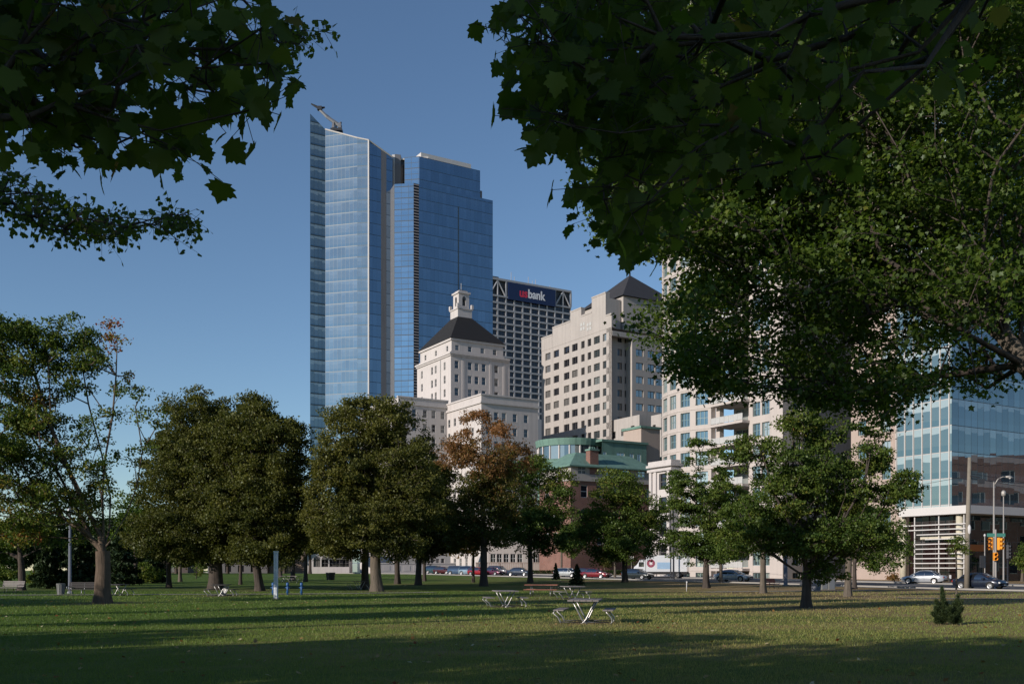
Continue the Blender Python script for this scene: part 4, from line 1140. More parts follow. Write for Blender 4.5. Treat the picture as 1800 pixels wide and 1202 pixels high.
# ---------- cream apartment tower with rounded bay and balconies
def bay_tower():
    s = Site(1376, 145); t = s.thing('cream_apartment_tower', 'cream apartment tower with a rounded window bay and open balconies', 'building')
    z = s.z_
    L = s.ly(1186.5); FH = 3.2; z0 = z(1006); top = 104
    wall = Wall(t, M['cream'], M['frame_teal'], P_TEAL, .09)
    zbase = z(736) ; fl = [zbase + FH * k for k in range(-8, 24)]   # window tops
    b0 = s.ly(1258); arc = []
    # rounded bay: from y=b0 to y=L bulging outwards
    nseg = 4; bul = 2.6
    pts = [(0.0, L + .0)]
    for i in range(nseg + 1):
        f = i / nseg; y = L + 2.2 - (L + 2.2 - b0) * f; x = -bul * math.sin(math.pi * (.12 + .76 * f))
        arc.append((x, y))
    for A, B in zip(arc[:-1], arc[1:]):
        l = math.dist(A, B); rs = [(.55, l - .55, zt - 2.25, zt) for zt in fl]
        wall.run(A, B, -1, top, rs, .3, 3, 2)
    wall.mb.poly([(arc[-1][0], arc[-1][1], -1), (0, b0 - .01, -1), (0, b0 - .01, top), (arc[-1][0], arc[-1][1], top)])
    # flat part: wall strip with balconies, then two window bays to the corner
    y1, y2 = s.ly(1316), s.ly(1330)
    wall.mb.box(.02, b0 - .9, -1, .9, b0 - .02, top)
    wall.mb.box(.02, y1 - .4, -1, 3.0, y1, top)
    wall.run((3.0, b0 - .9), (3.0, y1), -1, top, [(.5, (b0 - .9 - y1) * .5, zt - 2.3, zt) for zt in fl] + [((b0 - .9 - y1) * .55, b0 - 1.4 - y1, zt - 2.3, zt) for zt in fl], .15, 2, 1)
    wall.run((0, y1 - .4), (0, 0), -1, top, [(a, a + 1.55, zt - 2.1, zt) for zt in fl for a in (.45, 2.35)] if y1 - .4 > 4.2 else [(y1 * .15, y1 * .45, zt - 2.1, zt) for zt in fl] + [(y1 * .55, y1 * .85, zt - 2.1, zt) for zt in fl], .3, 2, 2)
    W_ = s.lx(1500)
    wall.run((0, 0), (W_, 0), -1, top, [(a, a + 1.8, zt - 2.1, zt) for zt in fl for a in (2.0, 5.5, 9.0) if a + 2 < W_], .3, 2, 2)
    wall.mb.poly([(W_, 0, -1), (W_, 20, -1), (W_, 20, top), (W_, 0, top)])
    wall.build(100, key=lambda w: (abs(w[0][2] - 24), w[0][0]))
    for k, zt in enumerate(fl):
        zs = zt - 2.55
        m = MB(); m.box(-1.5, y1 - .2, zs - .38, 3.0, b0 - .3, zs); sl = m.obj('balcony', M['cream'], t)
        r = MB(); r.box(-1.42, y1 - .1, zs + .98, -1.34, b0 - .4, zs + 1.06); r.box(-1.40, y1 - .1, zs + .1, -1.37, b0 - .4, zs + .98)
        n = 7
        for i in range(n + 1):
            y = y1 - .1 + (b0 - .3 - y1) * i / n; r.box(-1.43, y - .03, zs, -1.35, y + .03, zs + 1.0)
        r.obj('railing', M['frame_pale'], sl)
    # base storey and band courses
    for zt in fl[::1]:
        mb = MB()
        for A, B in zip(arc[:-1], arc[1:]):
            d_ = ((B[0] - A[0]), (B[1] - A[1])); l = math.hypot(*d_); d_ = (d_[0] / l, d_[1] / l)
            mb.obox(((A[0] + B[0]) / 2, (A[1] + B[1]) / 2), d_, l, .16, zt + .28, zt + .42)
        mb.obj('band_course', M['cream'], t)
    # rear pink wing beside the glass block
    s2 = Site(1594, 132); ou, ov = ((s2.X - s.X) * s.u[0] + (s2.Y - s.Y) * s.u[1]), ((s2.X - s.X) * s.v[0] + (s2.Y - s.Y) * s.v[1])
    l2 = s2.ly(1496)
    pk = Wall(t, M['pink'], M['frame_teal'], P_TEAL, .09)
    zz = [s2.z_(600) + 3.2 * k for k in range(-8, 22)]
    pk.run((ou, ov + l2), (ou, ov), -1, 96, [(a, a + 1.4, q - 2.0, q) for q in zz for a in (1.2, 5.2) if a + 1.6 < l2], .28, 2, 1)
    pk.run((ou, ov), (ou + 14, ov), -1, 96, [], .28)
    pk.build(100, key=lambda w: abs(w[0][2] - 32), wname='wing_wall')
bay_tower()

# ---------- white stone town house between club and apartment tower
def town_house():
    s = Site(1180, 160); t = s.thing('white_town_house', 'narrow white stone house with pilasters between the brick club house and the apartment tower', 'building')
    z = s.z_; L = s.ly(1143); zt = z(815)
    w_ = Wall(t, M['white_stone'], M['frame_dark'], P_DARK, .1)
    rs = [(L * .42, L * .78, z(842 + 42 * k) - 1.5, z(842 + 42 * k) + 1.1) for k in range(4)]
    w_.run((0, L), (0, 0), -1, zt, rs, .35, 1, 2)
    w_.run((0, 0), (12, 0), -1, zt, [(1.5 + 3.2 * i, 3.0 + 3.2 * i, z(842 + 42 * k) - 1.5, z(842 + 42 * k) + 1.1) for k in range(4) for i in range(3)], .35, 1, 2)
    w_.mb.poly([(0, 0, zt), (12, 0, zt), (12, L, zt), (0, L, zt)])
    w_.build(40)
    mb = MB()
    for a in (.06, .28, .9): mb.box(-.28, L * (1 - a) - .3, 0, -.002, L * (1 - a) + .3, zt - 1)
    mb.box(-.45, -.45, zt - 1, 12, L + .3, zt - .6); mb.box(-.6, -.6, zt - .3, 12, L + .4, zt + .1); mb.box(-.3, -.3, zt + .1, 12, L + .2, zt + .7)
    mb.obj('cornice', M['white_stone'], t)
    # loading bays on the ground floor, pale
    s2 = Site(1300, 146); ou, ov = ((s2.X - s.X) * s.u[0] + (s2.Y - s.Y) * s.u[1]), ((s2.X - s.X) * s.v[0] + (s2.Y - s.Y) * s.v[1])
town_house()

# ---------- glass block on its podium
def glass_block():
    s = Site(1673, 122.5); t = s.thing('glass_block', 'blue green glass block over a white banded podium with white louvres', 'building')
    z = s.z_
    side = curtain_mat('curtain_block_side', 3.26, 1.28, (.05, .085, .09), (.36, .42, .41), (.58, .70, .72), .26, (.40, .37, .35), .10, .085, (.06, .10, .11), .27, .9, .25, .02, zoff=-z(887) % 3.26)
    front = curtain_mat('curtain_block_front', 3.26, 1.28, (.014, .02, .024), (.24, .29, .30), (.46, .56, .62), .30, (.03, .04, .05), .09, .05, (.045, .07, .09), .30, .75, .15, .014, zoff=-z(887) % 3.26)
    zb, zt = z(889), 78.0
    l = s.ly(1576); W_ = 46.0
    def face(name, A, B, za, zc, mat):
        L = math.dist(A, B); mb = MB(); mb.poly([(*A, za), (*B, za), (*B, zc), (*A, zc)], [(0, za), (L, za), (L, zc), (0, zc)]); return mb.obj(name, mat, t)
    face('glass_face', (0, l), (0, 0), zb, zt, side); face('glass_face', (0, 0), (W_, 0), zb, zt, front)
    mb = MB()
    n = int(l / 1.28)
    for i in range(n + 1): y = l - i * 1.28; mb.box(-.12, y - .045, zb, -.004, y + .045, zt)
    mb.obj('mullion', M['metal_white'], t)
    mb = MB(); mb.poly([(W_, 0, -1), (W_, 24, -1), (W_, 24, zt), (W_, 0, zt)]); mb.poly([(0, 0, zt), (W_, 0, zt), (W_, 24, zt), (0, 24, zt)]); mb.poly([(W_, 24, -1), (0, 24, -1), (0, 24, zt), (W_, 24, zt)]); mb.obj('rear_wall', M['concrete_grey'], t)
    # white band: corner at pixel 1703
    c = Site(1703.5, 118); ou, ov = ((c.X - s.X) * s.u[0] + (c.Y - s.Y) * s.u[1]), ((c.X - s.X) * s.v[0] + (c.Y - s.Y) * s.v[1])
    zu, zd = c.z_(887), c.z_(901.5); lb = c.ly(1580)
    mb = MB(); mb.box(ou, ov, zd, W_, ov + lb, zu); mb.obj('podium_band', M['metal_white'], t)
    # recessed ground floor glass
    pod = curtain_mat('curtain_podium', 2.6, 1.9, (.018, .010, .010), (.06, .035, .03), (.3, .34, .34), .05, (.09, .085, .08), .07, .06, None, blinds=.15)
    podr = curtain_mat('curtain_podium_front', 2.6, 1.9, (.01, .012, .014), (.03, .05, .055), (.4, .55, .58), .10, (.07, .08, .085), .07, .06, None, blinds=.15)
    gx, gy = ou + 2.0, ov + 2.4
    face('podium_glass', (gx, ov + lb), (gx, gy), -.6, zd, pod); face('podium_glass', (gx, gy), (W_, gy), -.6, zd, podr)
    # horizontal louvre bars along the avenue side
    lv = MB(); y0 = ov + .3
    for i in range(10):
        zz = c.z_(919 + i * 8.75) ; st_ = 1.0 if i % 3 else 0
        lv.box(ou + .25, y0, zz - .06, ou + .37, ov + lb - (1.2 * i if i < 4 else 2.0), zz + .06)
    lo = lv.obj('louvre', M['metal_white'], t)
    pl = MB(); 
    for yy in (1.0, lb * .45, lb * .8): pl.box(ou + .45, ov + yy - .06, -.6, ou + .60, ov + yy + .06, zd)
    pl.obj('louvre_post', M['metal_white'], lo)
    col = surf('column_render', (.50, .46, .36), .8)
    for px, lx in ((1685, .9), (1586, .9)):
        y = c.ly(px, lx); m = MB(); m.lathe([(.42, -.6), (.42, zd)], (ou + lx + .2, ov + y), 16); m.obj('column', col, t, True)
    # orange panel behind the podium glass corner
    org = surf('orange_panel', (.42, .13, .03), .6); m = MB(); m.box(gx + .6, gy - .12, c.z_(967), gx + 4.6, gy - .03, c.z_(955)); m.obj('orange_panel', org, t)
    bm = MB()
    for i in range(3): bm.box(ou + .82, ov + 3 + i * 3.2, c.z_(944), ou + .898, ov + 3.9 + i * 3.2, c.z_(941))
    bm.box(ou + .9, ov + 2.6, c.z_(945), ou + .96, ov + lb * .75, c.z_(939)); bm.obj('lit_soffit', col, t)
glass_block()

# ---------- brick office building across the side street, mirrored in the glass block
def brick_office():
    t = thing('brick_office_building', 'red brick office building across the side street seen only as a reflection', 'building', (106, 96, 0))
    w_ = Wall(t, M['brick'], M['frame_pale'], P_DARK, .1)
    rs = [(2 + 4.4 * i, 4.6 + 4.4 * i, 1.5 + 3.7 * k, 3.6 + 3.7 * k) for i in range(15) for k in range(5)]
    w_.run((0, 70), (0, 0), -1, 21, rs, .2, 2, 1); w_.run((0, 0), (30, 0), -1, 21, [], .2)
    w_.mb.poly([(0, 0, 21), (30, 0, 21), (30, 70, 21), (0, 70, 21)])
    for zz in (5, 12.4, 19.6): w_.mb.box(-.15, 0, zz, -.003, 70, zz + .5)
    w_.build(75)
brick_office()

# ---------- low buildings seen between the trunks
def cream_mansion():
    s = Site(905, 205, 8); t = s.thing('cream_mansion', 'cream stone mansion with a balustraded terrace behind the street trees', 'building')
    z = s.z_; x0, x1 = s.lx(858), s.lx(1012)
    w_ = Wall(t, M['cream'], M['frame_pale'], P_DARK, .1)
    zt = z(905)
    rs = [(s.lx(p) - x0 - .55, s.lx(p) - x0 + .55, z(989), z(973)) for p in (867, 878, 890, 902, 914, 942, 950, 965, 990, 1003)] + [(s.lx(p) - x0 - .55, s.lx(p) - x0 + .55, z(955), z(936)) for p in (867, 890, 914, 942, 965, 990)]
    w_.run((x0, 0), (x1, 0), -1, zt, rs, .25, 2, 2); w_.run((x0, 12), (x0, 0), -1, zt, [(3, 4.2, z(989), z(973)), (7, 8.2, z(989), z(973))], .25, 2, 2)
    w_.mb.poly([(x1, 0, -1), (x1, 12, -1), (x1, 12, zt), (x1, 0, zt)]); w_.mb.poly([(x0, 0, zt), (x1, 0, zt), (x1, 12, zt), (x0, 12, zt)])
    w_.build(40)
    b = MB(); zb = z(1003); h = z(988) - zb
    b.box(x0 - 3, -4.2, -.3, x1, -3.9, zb); b.box(x0 - 3, -4.25, zb + h - .22, x1, -3.85, zb + h)
    n = int((x1 - x0 + 3) / .45)
    for i in range(n):
        x = x0 - 3 + i * .45; b.box(x, -4.12, zb, x + (.6 if i % 10 == 0 else .2), -3.96, zb + h - .22)
    b.obj('balustrade', M['pink'], t)
cream_mansion()

def white_hall():
    t0 = Site(614, 236, 6); t = t0.thing('white_arched_hall', 'low white hall with tall arched windows beyond the lawn', 'building')
    z = t0.z_; x0 = t0.lx(540)
    w_ = Wall(t, M['white_stone'], M['frame_dark'], P_DARK, .1)
    rs = [(t0.lx(p) - x0 - .8, t0.lx(p) - x0 + .8, z(996), z(983)) for p in (557, 571, 585, 597, 608)]
    w_.run((x0, 0), (0, 0), -1, z(955), rs, .3, 2, 2); w_.mb.poly([(0, 0, -1), (0, 14, -1), (0, 14, z(955)), (0, 0, z(955))])
    w_.mb.poly([(x0, 0, z(955)), (0, 0, z(955)), (0, 14, z(955)), (x0, 14, z(955))])
    w_.build(20)
    a = MB()
    for r in rs:
        xc = x0 + (r[0] + r[1]) / 2
        a.mi; n = 10
        a.poly([(xc + .8 * math.cos(math.pi * i / n), -.02, z(983) + .8 * math.sin(math.pi * i / n)) for i in range(n + 1)])
    a.obj('arch_head', M['frame_dark'], t)
    c = MB(); c.box(x0 - .2, -.3, z(957), .3, 14, z(953)); c.obj('cornice', M['white_stone'], t)
white_hall()

def white_street_wall():
    s = Site(800, 222, 24); t = s.thing('white_forecourt_wall', 'long white stone forecourt wall with inset panels and a colonnade above', 'wall')
    z = s.z_; x0 = s.lx(664)
    m = MB(); m.box(x0, 0, -1, 0, .5, z(991)); m.box(x0 - .1, -.1, z(991), .1, .6, z(989))
    for i in range(8): xx = x0 + 1.2 + i * 2.3; m.box(xx, -.04, z(1003), xx + 1.5, -.003, z(994))
    m.obj('wall', M['white_stone'], t)
    # arcade behind
    w_ = Wall(t, M['white_stone'], M['frame_dark'], P_DARK, .08)
    y = 5.0; xa, xb = s.lx(735, y), s.lx(792, y)
    rs = [(.5 + 1.25 * i, 1.25 + 1.25 * i, z(992), z(981)) for i in range(int((xb - xa) / 1.25) - 1)] + [(.5 + 1.25 * i, 1.25 + 1.25 * i, z(976), z(970)) for i in range(int((xb - xa) / 1.25) - 1)]
    w_.run((xa, y), (xb, y), -1, z(948), rs, .3); w_.build(40, wname='arcade')
white_street_wall()

def far_block(px0, px1, top, D, mat, label):
    s = Site(px1, D, 4); t = s.thing('far_low_building', label, 'building', 'low buildings far beyond the lawn'); x0 = s.lx(px0); zt = s.z_(top)
    w_ = Wall(t, mat, M['frame_dark'], P_DARK, .1); n = int(-x0 / 3.4)
    w_.run((x0, 0), (0, 0), -1, zt, [(1.2 + 3.3 * i, 2.8 + 3.3 * i, 1.2 + 3.3 * k, 3.0 + 3.3 * k) for i in range(n) for k in range(max(1, int((zt - 1.5) / 3.3)))], .2, 2, 1)
    w_.mb.poly([(x0, 0, zt), (0, 0, zt), (0, 12, zt), (x0, 12, zt)]); w_.mb.poly([(0, 0, -1), (0, 12, -1), (0, 12, zt), (0, 0, zt)]); w_.mb.poly([(x0, 12, -1), (x0, 0, -1), (x0, 0, zt), (x0, 12, zt)])
    w_.build(60)
    c = MB(); c.box(x0 - .2, -.25, zt, .2, 12, zt + .4); c.obj('cornice', M['concrete_grey'], t)
far_block(365, 470, 972, 262, surf('grey_brick', (.13, .125, .13), .9), 'grey low building glimpsed between the trunks right of the broad dark tree')
far_block(474, 541, 968, 258, surf('tan_brick', (.22, .17, .13), .9), 'tan low building glimpsed behind the pale blue pylon')
far_block(180, 330, 978, 275, surf('dark_brick', (.09, .07, .065), .9), 'dark low building glimpsed beyond the small sunlit tree')
# ------------------------------------------------------------------ park furniture
M['board'] = surf('weathered_board', (.19, .172, .168), .8, var=.15, scale=2, fine=20, bump=.3)
M['board_red'] = surf('red_stained_board', (.33, .13, .09), .7, var=.12, scale=2, fine=20)
M['board_dark'] = surf('dark_board', (.055, .05, .05), .7, var=.12, scale=2, fine=20)
M['galv'] = surf('galvanised_tube', (.36, .36, .355), .38, metal=.75, var=.08, scale=4)
M['blue_paint'] = surf('blue_paint', (.02, .09, .26), .4, var=.08)
M['paleblue'] = surf('pale_blue_paint', (.60, .65, .70), .5, var=.06, scale=2, stain=.3)
M['wood_pole'] = surf('wood_pole', (.20, .175, .14), .9, var=.2, scale=3, fine=22, bump=.5, stain=.6)
M['steel_pole'] = surf('steel_pole', (.40, .375, .34), .5, metal=.3, var=.06)
M['signal_yellow'] = surf('signal_yellow', (.72, .30, .03), .5, var=.05)
M['bin_grey'] = surf('bin_grey', (.16, .165, .16), .75, var=.12)
M['red_brown'] = surf('red_brown_paint', (.16, .045, .035), .6, var=.12)
M['black'] = surf('black_rubber', (.015, .015, .016), .8)
M['sign_green'] = surf('street_sign_green', (.06, .22, .18), .5)
M['sign_face'] = surf('sign_face_white', (.55, .54, .54), .6)

def picnic_table(mat, legm, top_len=1.9, legs='v'):
    t = thing('picnic_table', '', 'picnic table')
    m = MB()
    for i in range(5):
        x = -.40 + i * .2; m.box(x - .092, -top_len / 2, .72, x + .092, top_len / 2, .765)
    m.obj('tabletop', mat, t)
    for y in (-top_len * .30, top_len * .30):
        for sx in (-1, 1):
            m = MB()
            if legs == 'v': m.tube([(sx * .36, y, .72), (sx * .22, y, .45), (sx * .07, y, .14), (sx * -.02, y, .04), (sx * -.10, y, -.02)], .028, 8)
            else: m.tube([(sx * .30, y, .72), (sx * .62, y, .0)], .025, 8)
            m.obj('leg', legm, t, True)
        if legs != 'v': pass
    for sx in (-1, 1):
        m = MB()
        for j in (-1, 1): m.box(sx * .78 + j * .085 - .078, -top_len / 2, .42, sx * .78 + j * .085 + .078, top_len / 2, .455)
        m.obj('seat', mat, t)
        for y in (-top_len * .30, top_len * .30):
            m = MB()
            if legs == 'v': m.tube([(sx * .90, y, .42), (sx * .92 - .07, y, .34), (sx * .80 - .03, y, .20), (sx * .79 + .02, y, .08), (sx * .80 + .07, y, -.02)] if sx < 0 else
                                   [(sx * .68, y, .42), (sx * .78, y, .30), (sx * .88, y, .18), (sx * .90, y, .06), (sx * .84, y, -.02)], .026, 8)
            else: m.tube([(sx * .78, y, .42), (sx * .86, y, -.02)], .022, 8)
            m.obj('seat_leg', legm, t, True)
            m = MB(); m.tube([(sx * .80, y, .05), (sx * .05, y, .05)], .016, 6); m.obj('tie_bar', M['dark_metal'], t, True)
    return t
GT = 'picnic tables on the lawn'
pt = picnic_table(M['board'], M['galv']); pr = picnic_table(M['board_red'], M['galv'], 2.2, 'a'); pdk = picnic_table(M['board_dark'], M['galv'])
seen = {}
def put_table(src, px, py, rz, label):
    p = ground_at(px, py)
    if src.name in seen: o = copy_tree(src)
    else: o = src; seen[src.name] = 1
    o.location = p; o.rotation_euler = (0, 0, R(rz)); o['label'] = label; o['group'] = GT
put_table(pt, 1029, 1094, -9, 'grey picnic table standing closest to the camera on the open lawn')
put_table(pt, 888, 1066, 9, 'grey picnic table with a slanted top a few metres behind the closest one')
put_table(pt, 1006, 1052, 14, 'grey picnic table in the shade in front of the dark rounded conifer')
put_table(pr, 952, 1047, 82, 'picnic table with red stained boards beside the shaded grey table')
put_table(pdk, 389, 1047, 4, 'dark picnic table at the foot of the thick shaded trunk')
put_table(pdk, 207, 1046, 0, 'dark picnic table half hidden behind the trunk of the big maple')
put_table(pdk, 632, 1036, 20, 'dark picnic table in the shade beside the double linden trunks')
put_table(pt, 497, 1023, 0, 'small far picnic table on the dry grass behind the blue posts')
put_table(pt, 516, 1023, 60, 'far pale picnic table tight against a trunk behind the blue posts')

# added white panel and strut: a sunlit leg of the dark table, put into colour
p = ground_at(396, 1046); t = thing('lit_leg_board', 'white board standing in for a sunlit leg of the dark picnic table', 'board', (p[0] + .05, p[1] - .9, 0))
m = MB(); m.box(-.16, -.02, 0, .16, .02, .72); o = m.obj('panel', M['sign_face'], t); o.rotation_euler = (R(-12), R(24), 0)
m = MB(); m.tube([(-.02, .0, .0), (.25, .3, .58)], .018, 6); m.obj('strut', M['galv'], t)

def park_bench(name, label, px, py, rz, slat, leg, w=1.8):
    p = ground_at(px, py); t = thing(name, label, 'bench', p, R(rz), 'park benches along the path')
    m = MB()
    for i in range(4): m.box(-w / 2, -.28 + i * .13, .42, w / 2, -.18 + i * .13, .455)
    m.obj('seat', slat, t)
    m = MB()
    for i in range(4): z = .52 + i * .105; m.box(-w / 2, .24 + i * .03, z, w / 2, .27 + i * .03, z + .085)
    m.obj('backrest', slat, t)
    for x in (-w / 2 + .15, 0, w / 2 - .15):
        m = MB(); m.tube([(x, -.26, .42), (x, -.30, .2), (x, -.24, -.02)], .025, 6); m.tube([(x, .36, .9), (x, .24, .42), (x, .30, .18), (x, .26, -.02)], .025, 6); m.tube([(x, -.26, .41), (x, .24, .41)], .022, 6)
        m.obj('leg', leg, t, True)
    for x in (-w / 2 + .05, w / 2 - .05):
        m = MB(); m.tube([(x, -.28, .42), (x, -.28, .62), (x, .0, .66), (x, .29, .62)], .02, 6); m.obj('armrest', leg, t, True)
park_bench('park_bench', 'slatted dark bench between the lamp post and the big maple trunk', 146, 1047, 4, M['board_dark'], M['galv'], 2.0)
park_bench('park_bench', 'pale slatted bench at the edge of the path under the small crooked tree', 18, 1043, -24, M['board'], M['dark_metal'], 2.2)
park_bench('park_bench', 'red brown bench end sticking out behind the leaning trunk near the avenue', 1357, 1034, 35, M['red_brown'], M['dark_metal'], 1.5)

def wire_bin(label, px, py, h, r, mat, name='litter_bin'):
    p = ground_at(px, py); t = thing(name, label, 'litter bin', p, 0, 'litter bins')
    m = MB(); m.lathe([(r * .80, 0), (r * .86, h * .3), (r, h)], (0, 0), 18); m.obj('body', mat, t)
    m = MB(); m.lathe([(r * 1.06, h), (r * 1.08, h + .06), (r * .85, h + .07), (r * .8, h + .01)], (0, 0), 18); m.obj('rim', M['bin_grey'], t, True)
    m = MB()
    for i in range(12):
        a = i * math.pi / 6; m.tube([(r * .82 * math.cos(a), r * .82 * math.sin(a), .02), (r * 1.01 * math.cos(a), r * 1.01 * math.sin(a), h)], .014, 5)
    m.obj('rib', mat, t)
wire_bin('round grey litter bin beside the lamp post and bench', 107, 1045, .72, .28, M['bin_grey'])
wire_bin('dark squat litter bin on the dry grass in front of the white arched hall', 581, 1019, .95, .62, M['dark_metal'])
wire_bin('pale litter bin behind the branchy maple next to the grey utility boxes', 1434, 1038, .8, .46, M['concrete_grey'])
def utility_box(label, px, py, w_, h):
    p = ground_at(px, py); t = thing('utility_box', label, 'utility box', p, R(12), 'grey boxes at the roadside')
    m = MB(); m.box(-w_ / 2, -.25, -.05, w_ / 2, .25, h); m.obj('body', M['bin_grey'], t)
    m = MB(); m.box(-w_ / 2 - .03, -.28, h, w_ / 2 + .03, .28, h + .06); m.obj('lid', M['concrete'], t)
    m = MB(); m.box(-w_ / 2 + .06, -.27, .1, w_ / 2 - .06, -.252, h - .1); m.obj('door', M['metal_grey'], t)
utility_box('grey roadside box with a blue grey door, the one nearer the branchy maple', 1448, 1036, .55, .95)
utility_box('grey roadside box nearer the pale sunlit trunk', 1460, 1036, .6, .98)

# pale blue pylon and blue bollards
p = ground_at(485, 1052); t = thing('pale_blue_pylon', 'tall pale blue square pylon standing alone on the lawn', 'pylon', p, R(-10))
k = p[1] / F; h = 82 * k; m = MB(); m.box(-.10, -.10, -.05, -.005, .10, h); m.box(.005, -.10, -.05, .10, .10, h); m.obj('shaft', M['paleblue'], t)
m = MB(); m.box(-.125, -.125, h, .125, .125, h + .06); m.obj('cap', M['paleblue'], t)
m = MB(); m.box(-.14, -.14, -.05, .14, .14, .06); m.obj('foot', M['concrete'], t)
for px, lb in ((480, 'blue exercise post partly covered by the pale pylon'), (505.5, 'blue exercise post in the middle of the row of three'), (530, 'blue exercise post at the far end from the pylon')):
    p = ground_at(px, 1045); t = thing('exercise_post', lb, 'exercise post', p, 0, 'blue exercise posts')
    m = MB(); m.tube([(0, 0, -.05), (0, 0, .78)], .065, 10); m.obj('shaft', M['blue_paint'], t, True)
    m = MB(); m.lathe([(.085, .62), (.10, .66), (.10, .80), (.05, .86)], (0, 0), 12); m.obj('head', M['blue_paint'], t, True)
    m = MB(); m.tube([(-.17, 0, .50), (.17, 0, .50)], .03, 8); m.tube([(-.12, 0, .2), (.12, 0, .2)], .025, 8); m.obj('handle', M['blue_paint'], t, True)

# ------------------------------------------------------------------ lamps, signals, poles, signs
def tapered_pole(t, h, r0, r1, mat, name='pole'):
    m = MB(); m.tube([(0, 0, -.1), (0, 0, .12), (0, 0, .14), (0, 0, h)], [r0 * 1.5, r0 * 1.5, r0, r1], 10); return m.obj(name, mat, t, True)
def cobra_lamp(name, label, px, py, top, arm, mat, group='street lamps', r=.09, D=None, rz=0):
    X, Y, Z = ground_at(px, py) if D is None else ((px - CX) / F * D, D, gz(D))
    t = thing(name, label, 'street lamp', (X, Y, Z), R(rz), group); h = (HZ - top) * Y / F + EYE - Z
    tapered_pole(t, h, r, r * .6, mat)
    if arm:
        s = 1 if arm > 0 else -1; a = abs(arm)
        m = MB(); m.tube([(0, 0, h - .35), (s * a * .35, 0, h + .25), (s * a * .7, 0, h + .42), (s * a, 0, h + .40)], .045, 8); m.obj('arm', mat, t, True)
        m = MB(); m.tube([(s * a * .92, 0, h + .42), (s * (a + .25), 0, h + .42), (s * (a + .6), 0, h + .33)], [.07, .13, .06], 8); hd = m.obj('lamp_head', mat, t, True)
        m = MB(); m.lathe([(.03, h + .22), (.09, h + .27), (.11, h + .32)], (s * (a + .3), 0), 10); m.obj('lens', M['sign_face'], hd, True)
    else:
        m = MB(); m.lathe([(.06, h), (.20, h + .08), (.22, h + .42), (.12, h + .55), (.04, h + .6)], (0, 0), 12); m.obj('lamp_head', mat, t, True)
    return t
cobra_lamp('street_lamp', 'steel street lamp with a curved arm above the yellow signal', 1747, 1035, 846, 1.15, M['steel_pole'], D=90, r=.10)
cobra_lamp('street_lamp', 'slim street lamp with a dark crossbar beyond the yellow signal', 1764, 1030, 872, 0, M['steel_pole'], D=98, r=.08)
cobra_lamp('park_lamp', 'grey blue lamp post beside the litter bin, its top lost in the maple leaves', 123, 1043, 905, 0, M['metal_grey'], 'park lamps', r=.13)
cobra_lamp('street_lamp', 'dark street lamp with a thin arm at the edge of the layered tree', 1184, 1018, 884, 1.2, M['dark_metal'], r=.13)
cobra_lamp('street_lamp', 'shorter dark lamp post beside the thin armed one near the truck', 1179, 1016, 868, 0, M['dark_metal'], r=.10)
cobra_lamp('street_lamp', 'grey roadside lamp post behind the branchy maple', 1381, 1029, 905, 1.0, M['concrete_grey'], r=.2)

# wooden utility pole with cables
p = ground_at(1702, 1036); t = thing('utility_pole', 'weathered wooden utility pole in front of the dark car at the corner', 'utility pole', p)
h = (HZ - 804) * p[1] / F + EYE
m = MB(); m.tube([(-.12, 0, -.1), (-.06, 0, h * .4), (.12, 0, h)], [.24, .21, .15], 12); m.obj('pole', M['wood_pole'], t, True)
m = MB(); m.tube([(.10, -.2, h * .86), (.9, -.2, h * .845)], .05, 6); m.box(.75, -.32, h * .80, 1.3, -.12, h * .835); m.obj('bracket', M['dark_metal'], t)
for z0, z1, y1 in ((h * .88, h * .84, 14), (h * .845, h * .80, 14), (h * .86, h * .80, 60)):
    m = MB(); n = 14
    x1 = 36 if y1 < 20 else -26
    m.tube([(.1 + (x1 - .1) * i / n, y1 * i / n, z0 + (z1 - z0) * i / n - 1.0 * math.sin(math.pi * i / n)) for i in range(n + 1)], .018, 5); m.obj('cable', M['black'], t)
m = MB(); m.lathe([(.0, h * .42), (.12, h * .43), (.14, h * .47), (.06, h * .49)], (-.02, -.26), 10); m.obj('bracket_lamp', M['sign_face'], t, True)

# traffic signals
def signal_head(t, x, z, y, rz, mat, n=3):
    m = MB(); m.box(-.17, -.12, 0, .17, .12, .36 * n)
    h_ = m.obj('signal_head', mat, t, loc=(x, y, z), rot=R(rz))
    for i in range(n):
        zz = .18 + .36 * i
        m = MB(); m.tube([(0, -.12, zz), (0, -.34, zz - .02)], [.14, .15], 10, cap=False); m.obj('visor', mat, h_)
        m = MB(); m.lathe([(.12, -.005), (.11, .005)], (0, 0), 12); o = m.obj('lens', M['black'], h_); o.location = (0, -.126, zz); o.rotation_euler = (R(90), 0, 0)
p = ((1750 - CX) / F * 88, 88, 0); t = thing('traffic_signal', 'yellow traffic signal cluster on a steel post with a green street sign', 'traffic signal', p)
k = 88 / F; zz = lambda py: (HZ - py) * k + EYE
tapered_pole(t, zz(930), .09, .08, M['steel_pole'])
signal_head(t, -.42, zz(966), -.05, -50, M['signal_yellow']); signal_head(t, .30, zz(966), -.12, 30, M['signal_yellow']); signal_head(t, -.16, zz(985), -.28, -10, M['signal_yellow'], 2)
m = MB(); m.box(-.75, -.03, zz(943), .85, .03, zz(937)); m.obj('street_sign', M['sign_green'], t)
p = ((1771 - CX) / F * 104, 104, gz(104)); t = thing('traffic_signal', 'dark traffic signal seen from its back beside the slim lamp', 'traffic signal', p); k = 104 / F
tapered_pole(t, (HZ - 955) * k + EYE, .07, .06, M['dark_metal']); signal_head(t, 0, (HZ - 984) * k + EYE, -.15, 40, M['dark_metal'], 4)
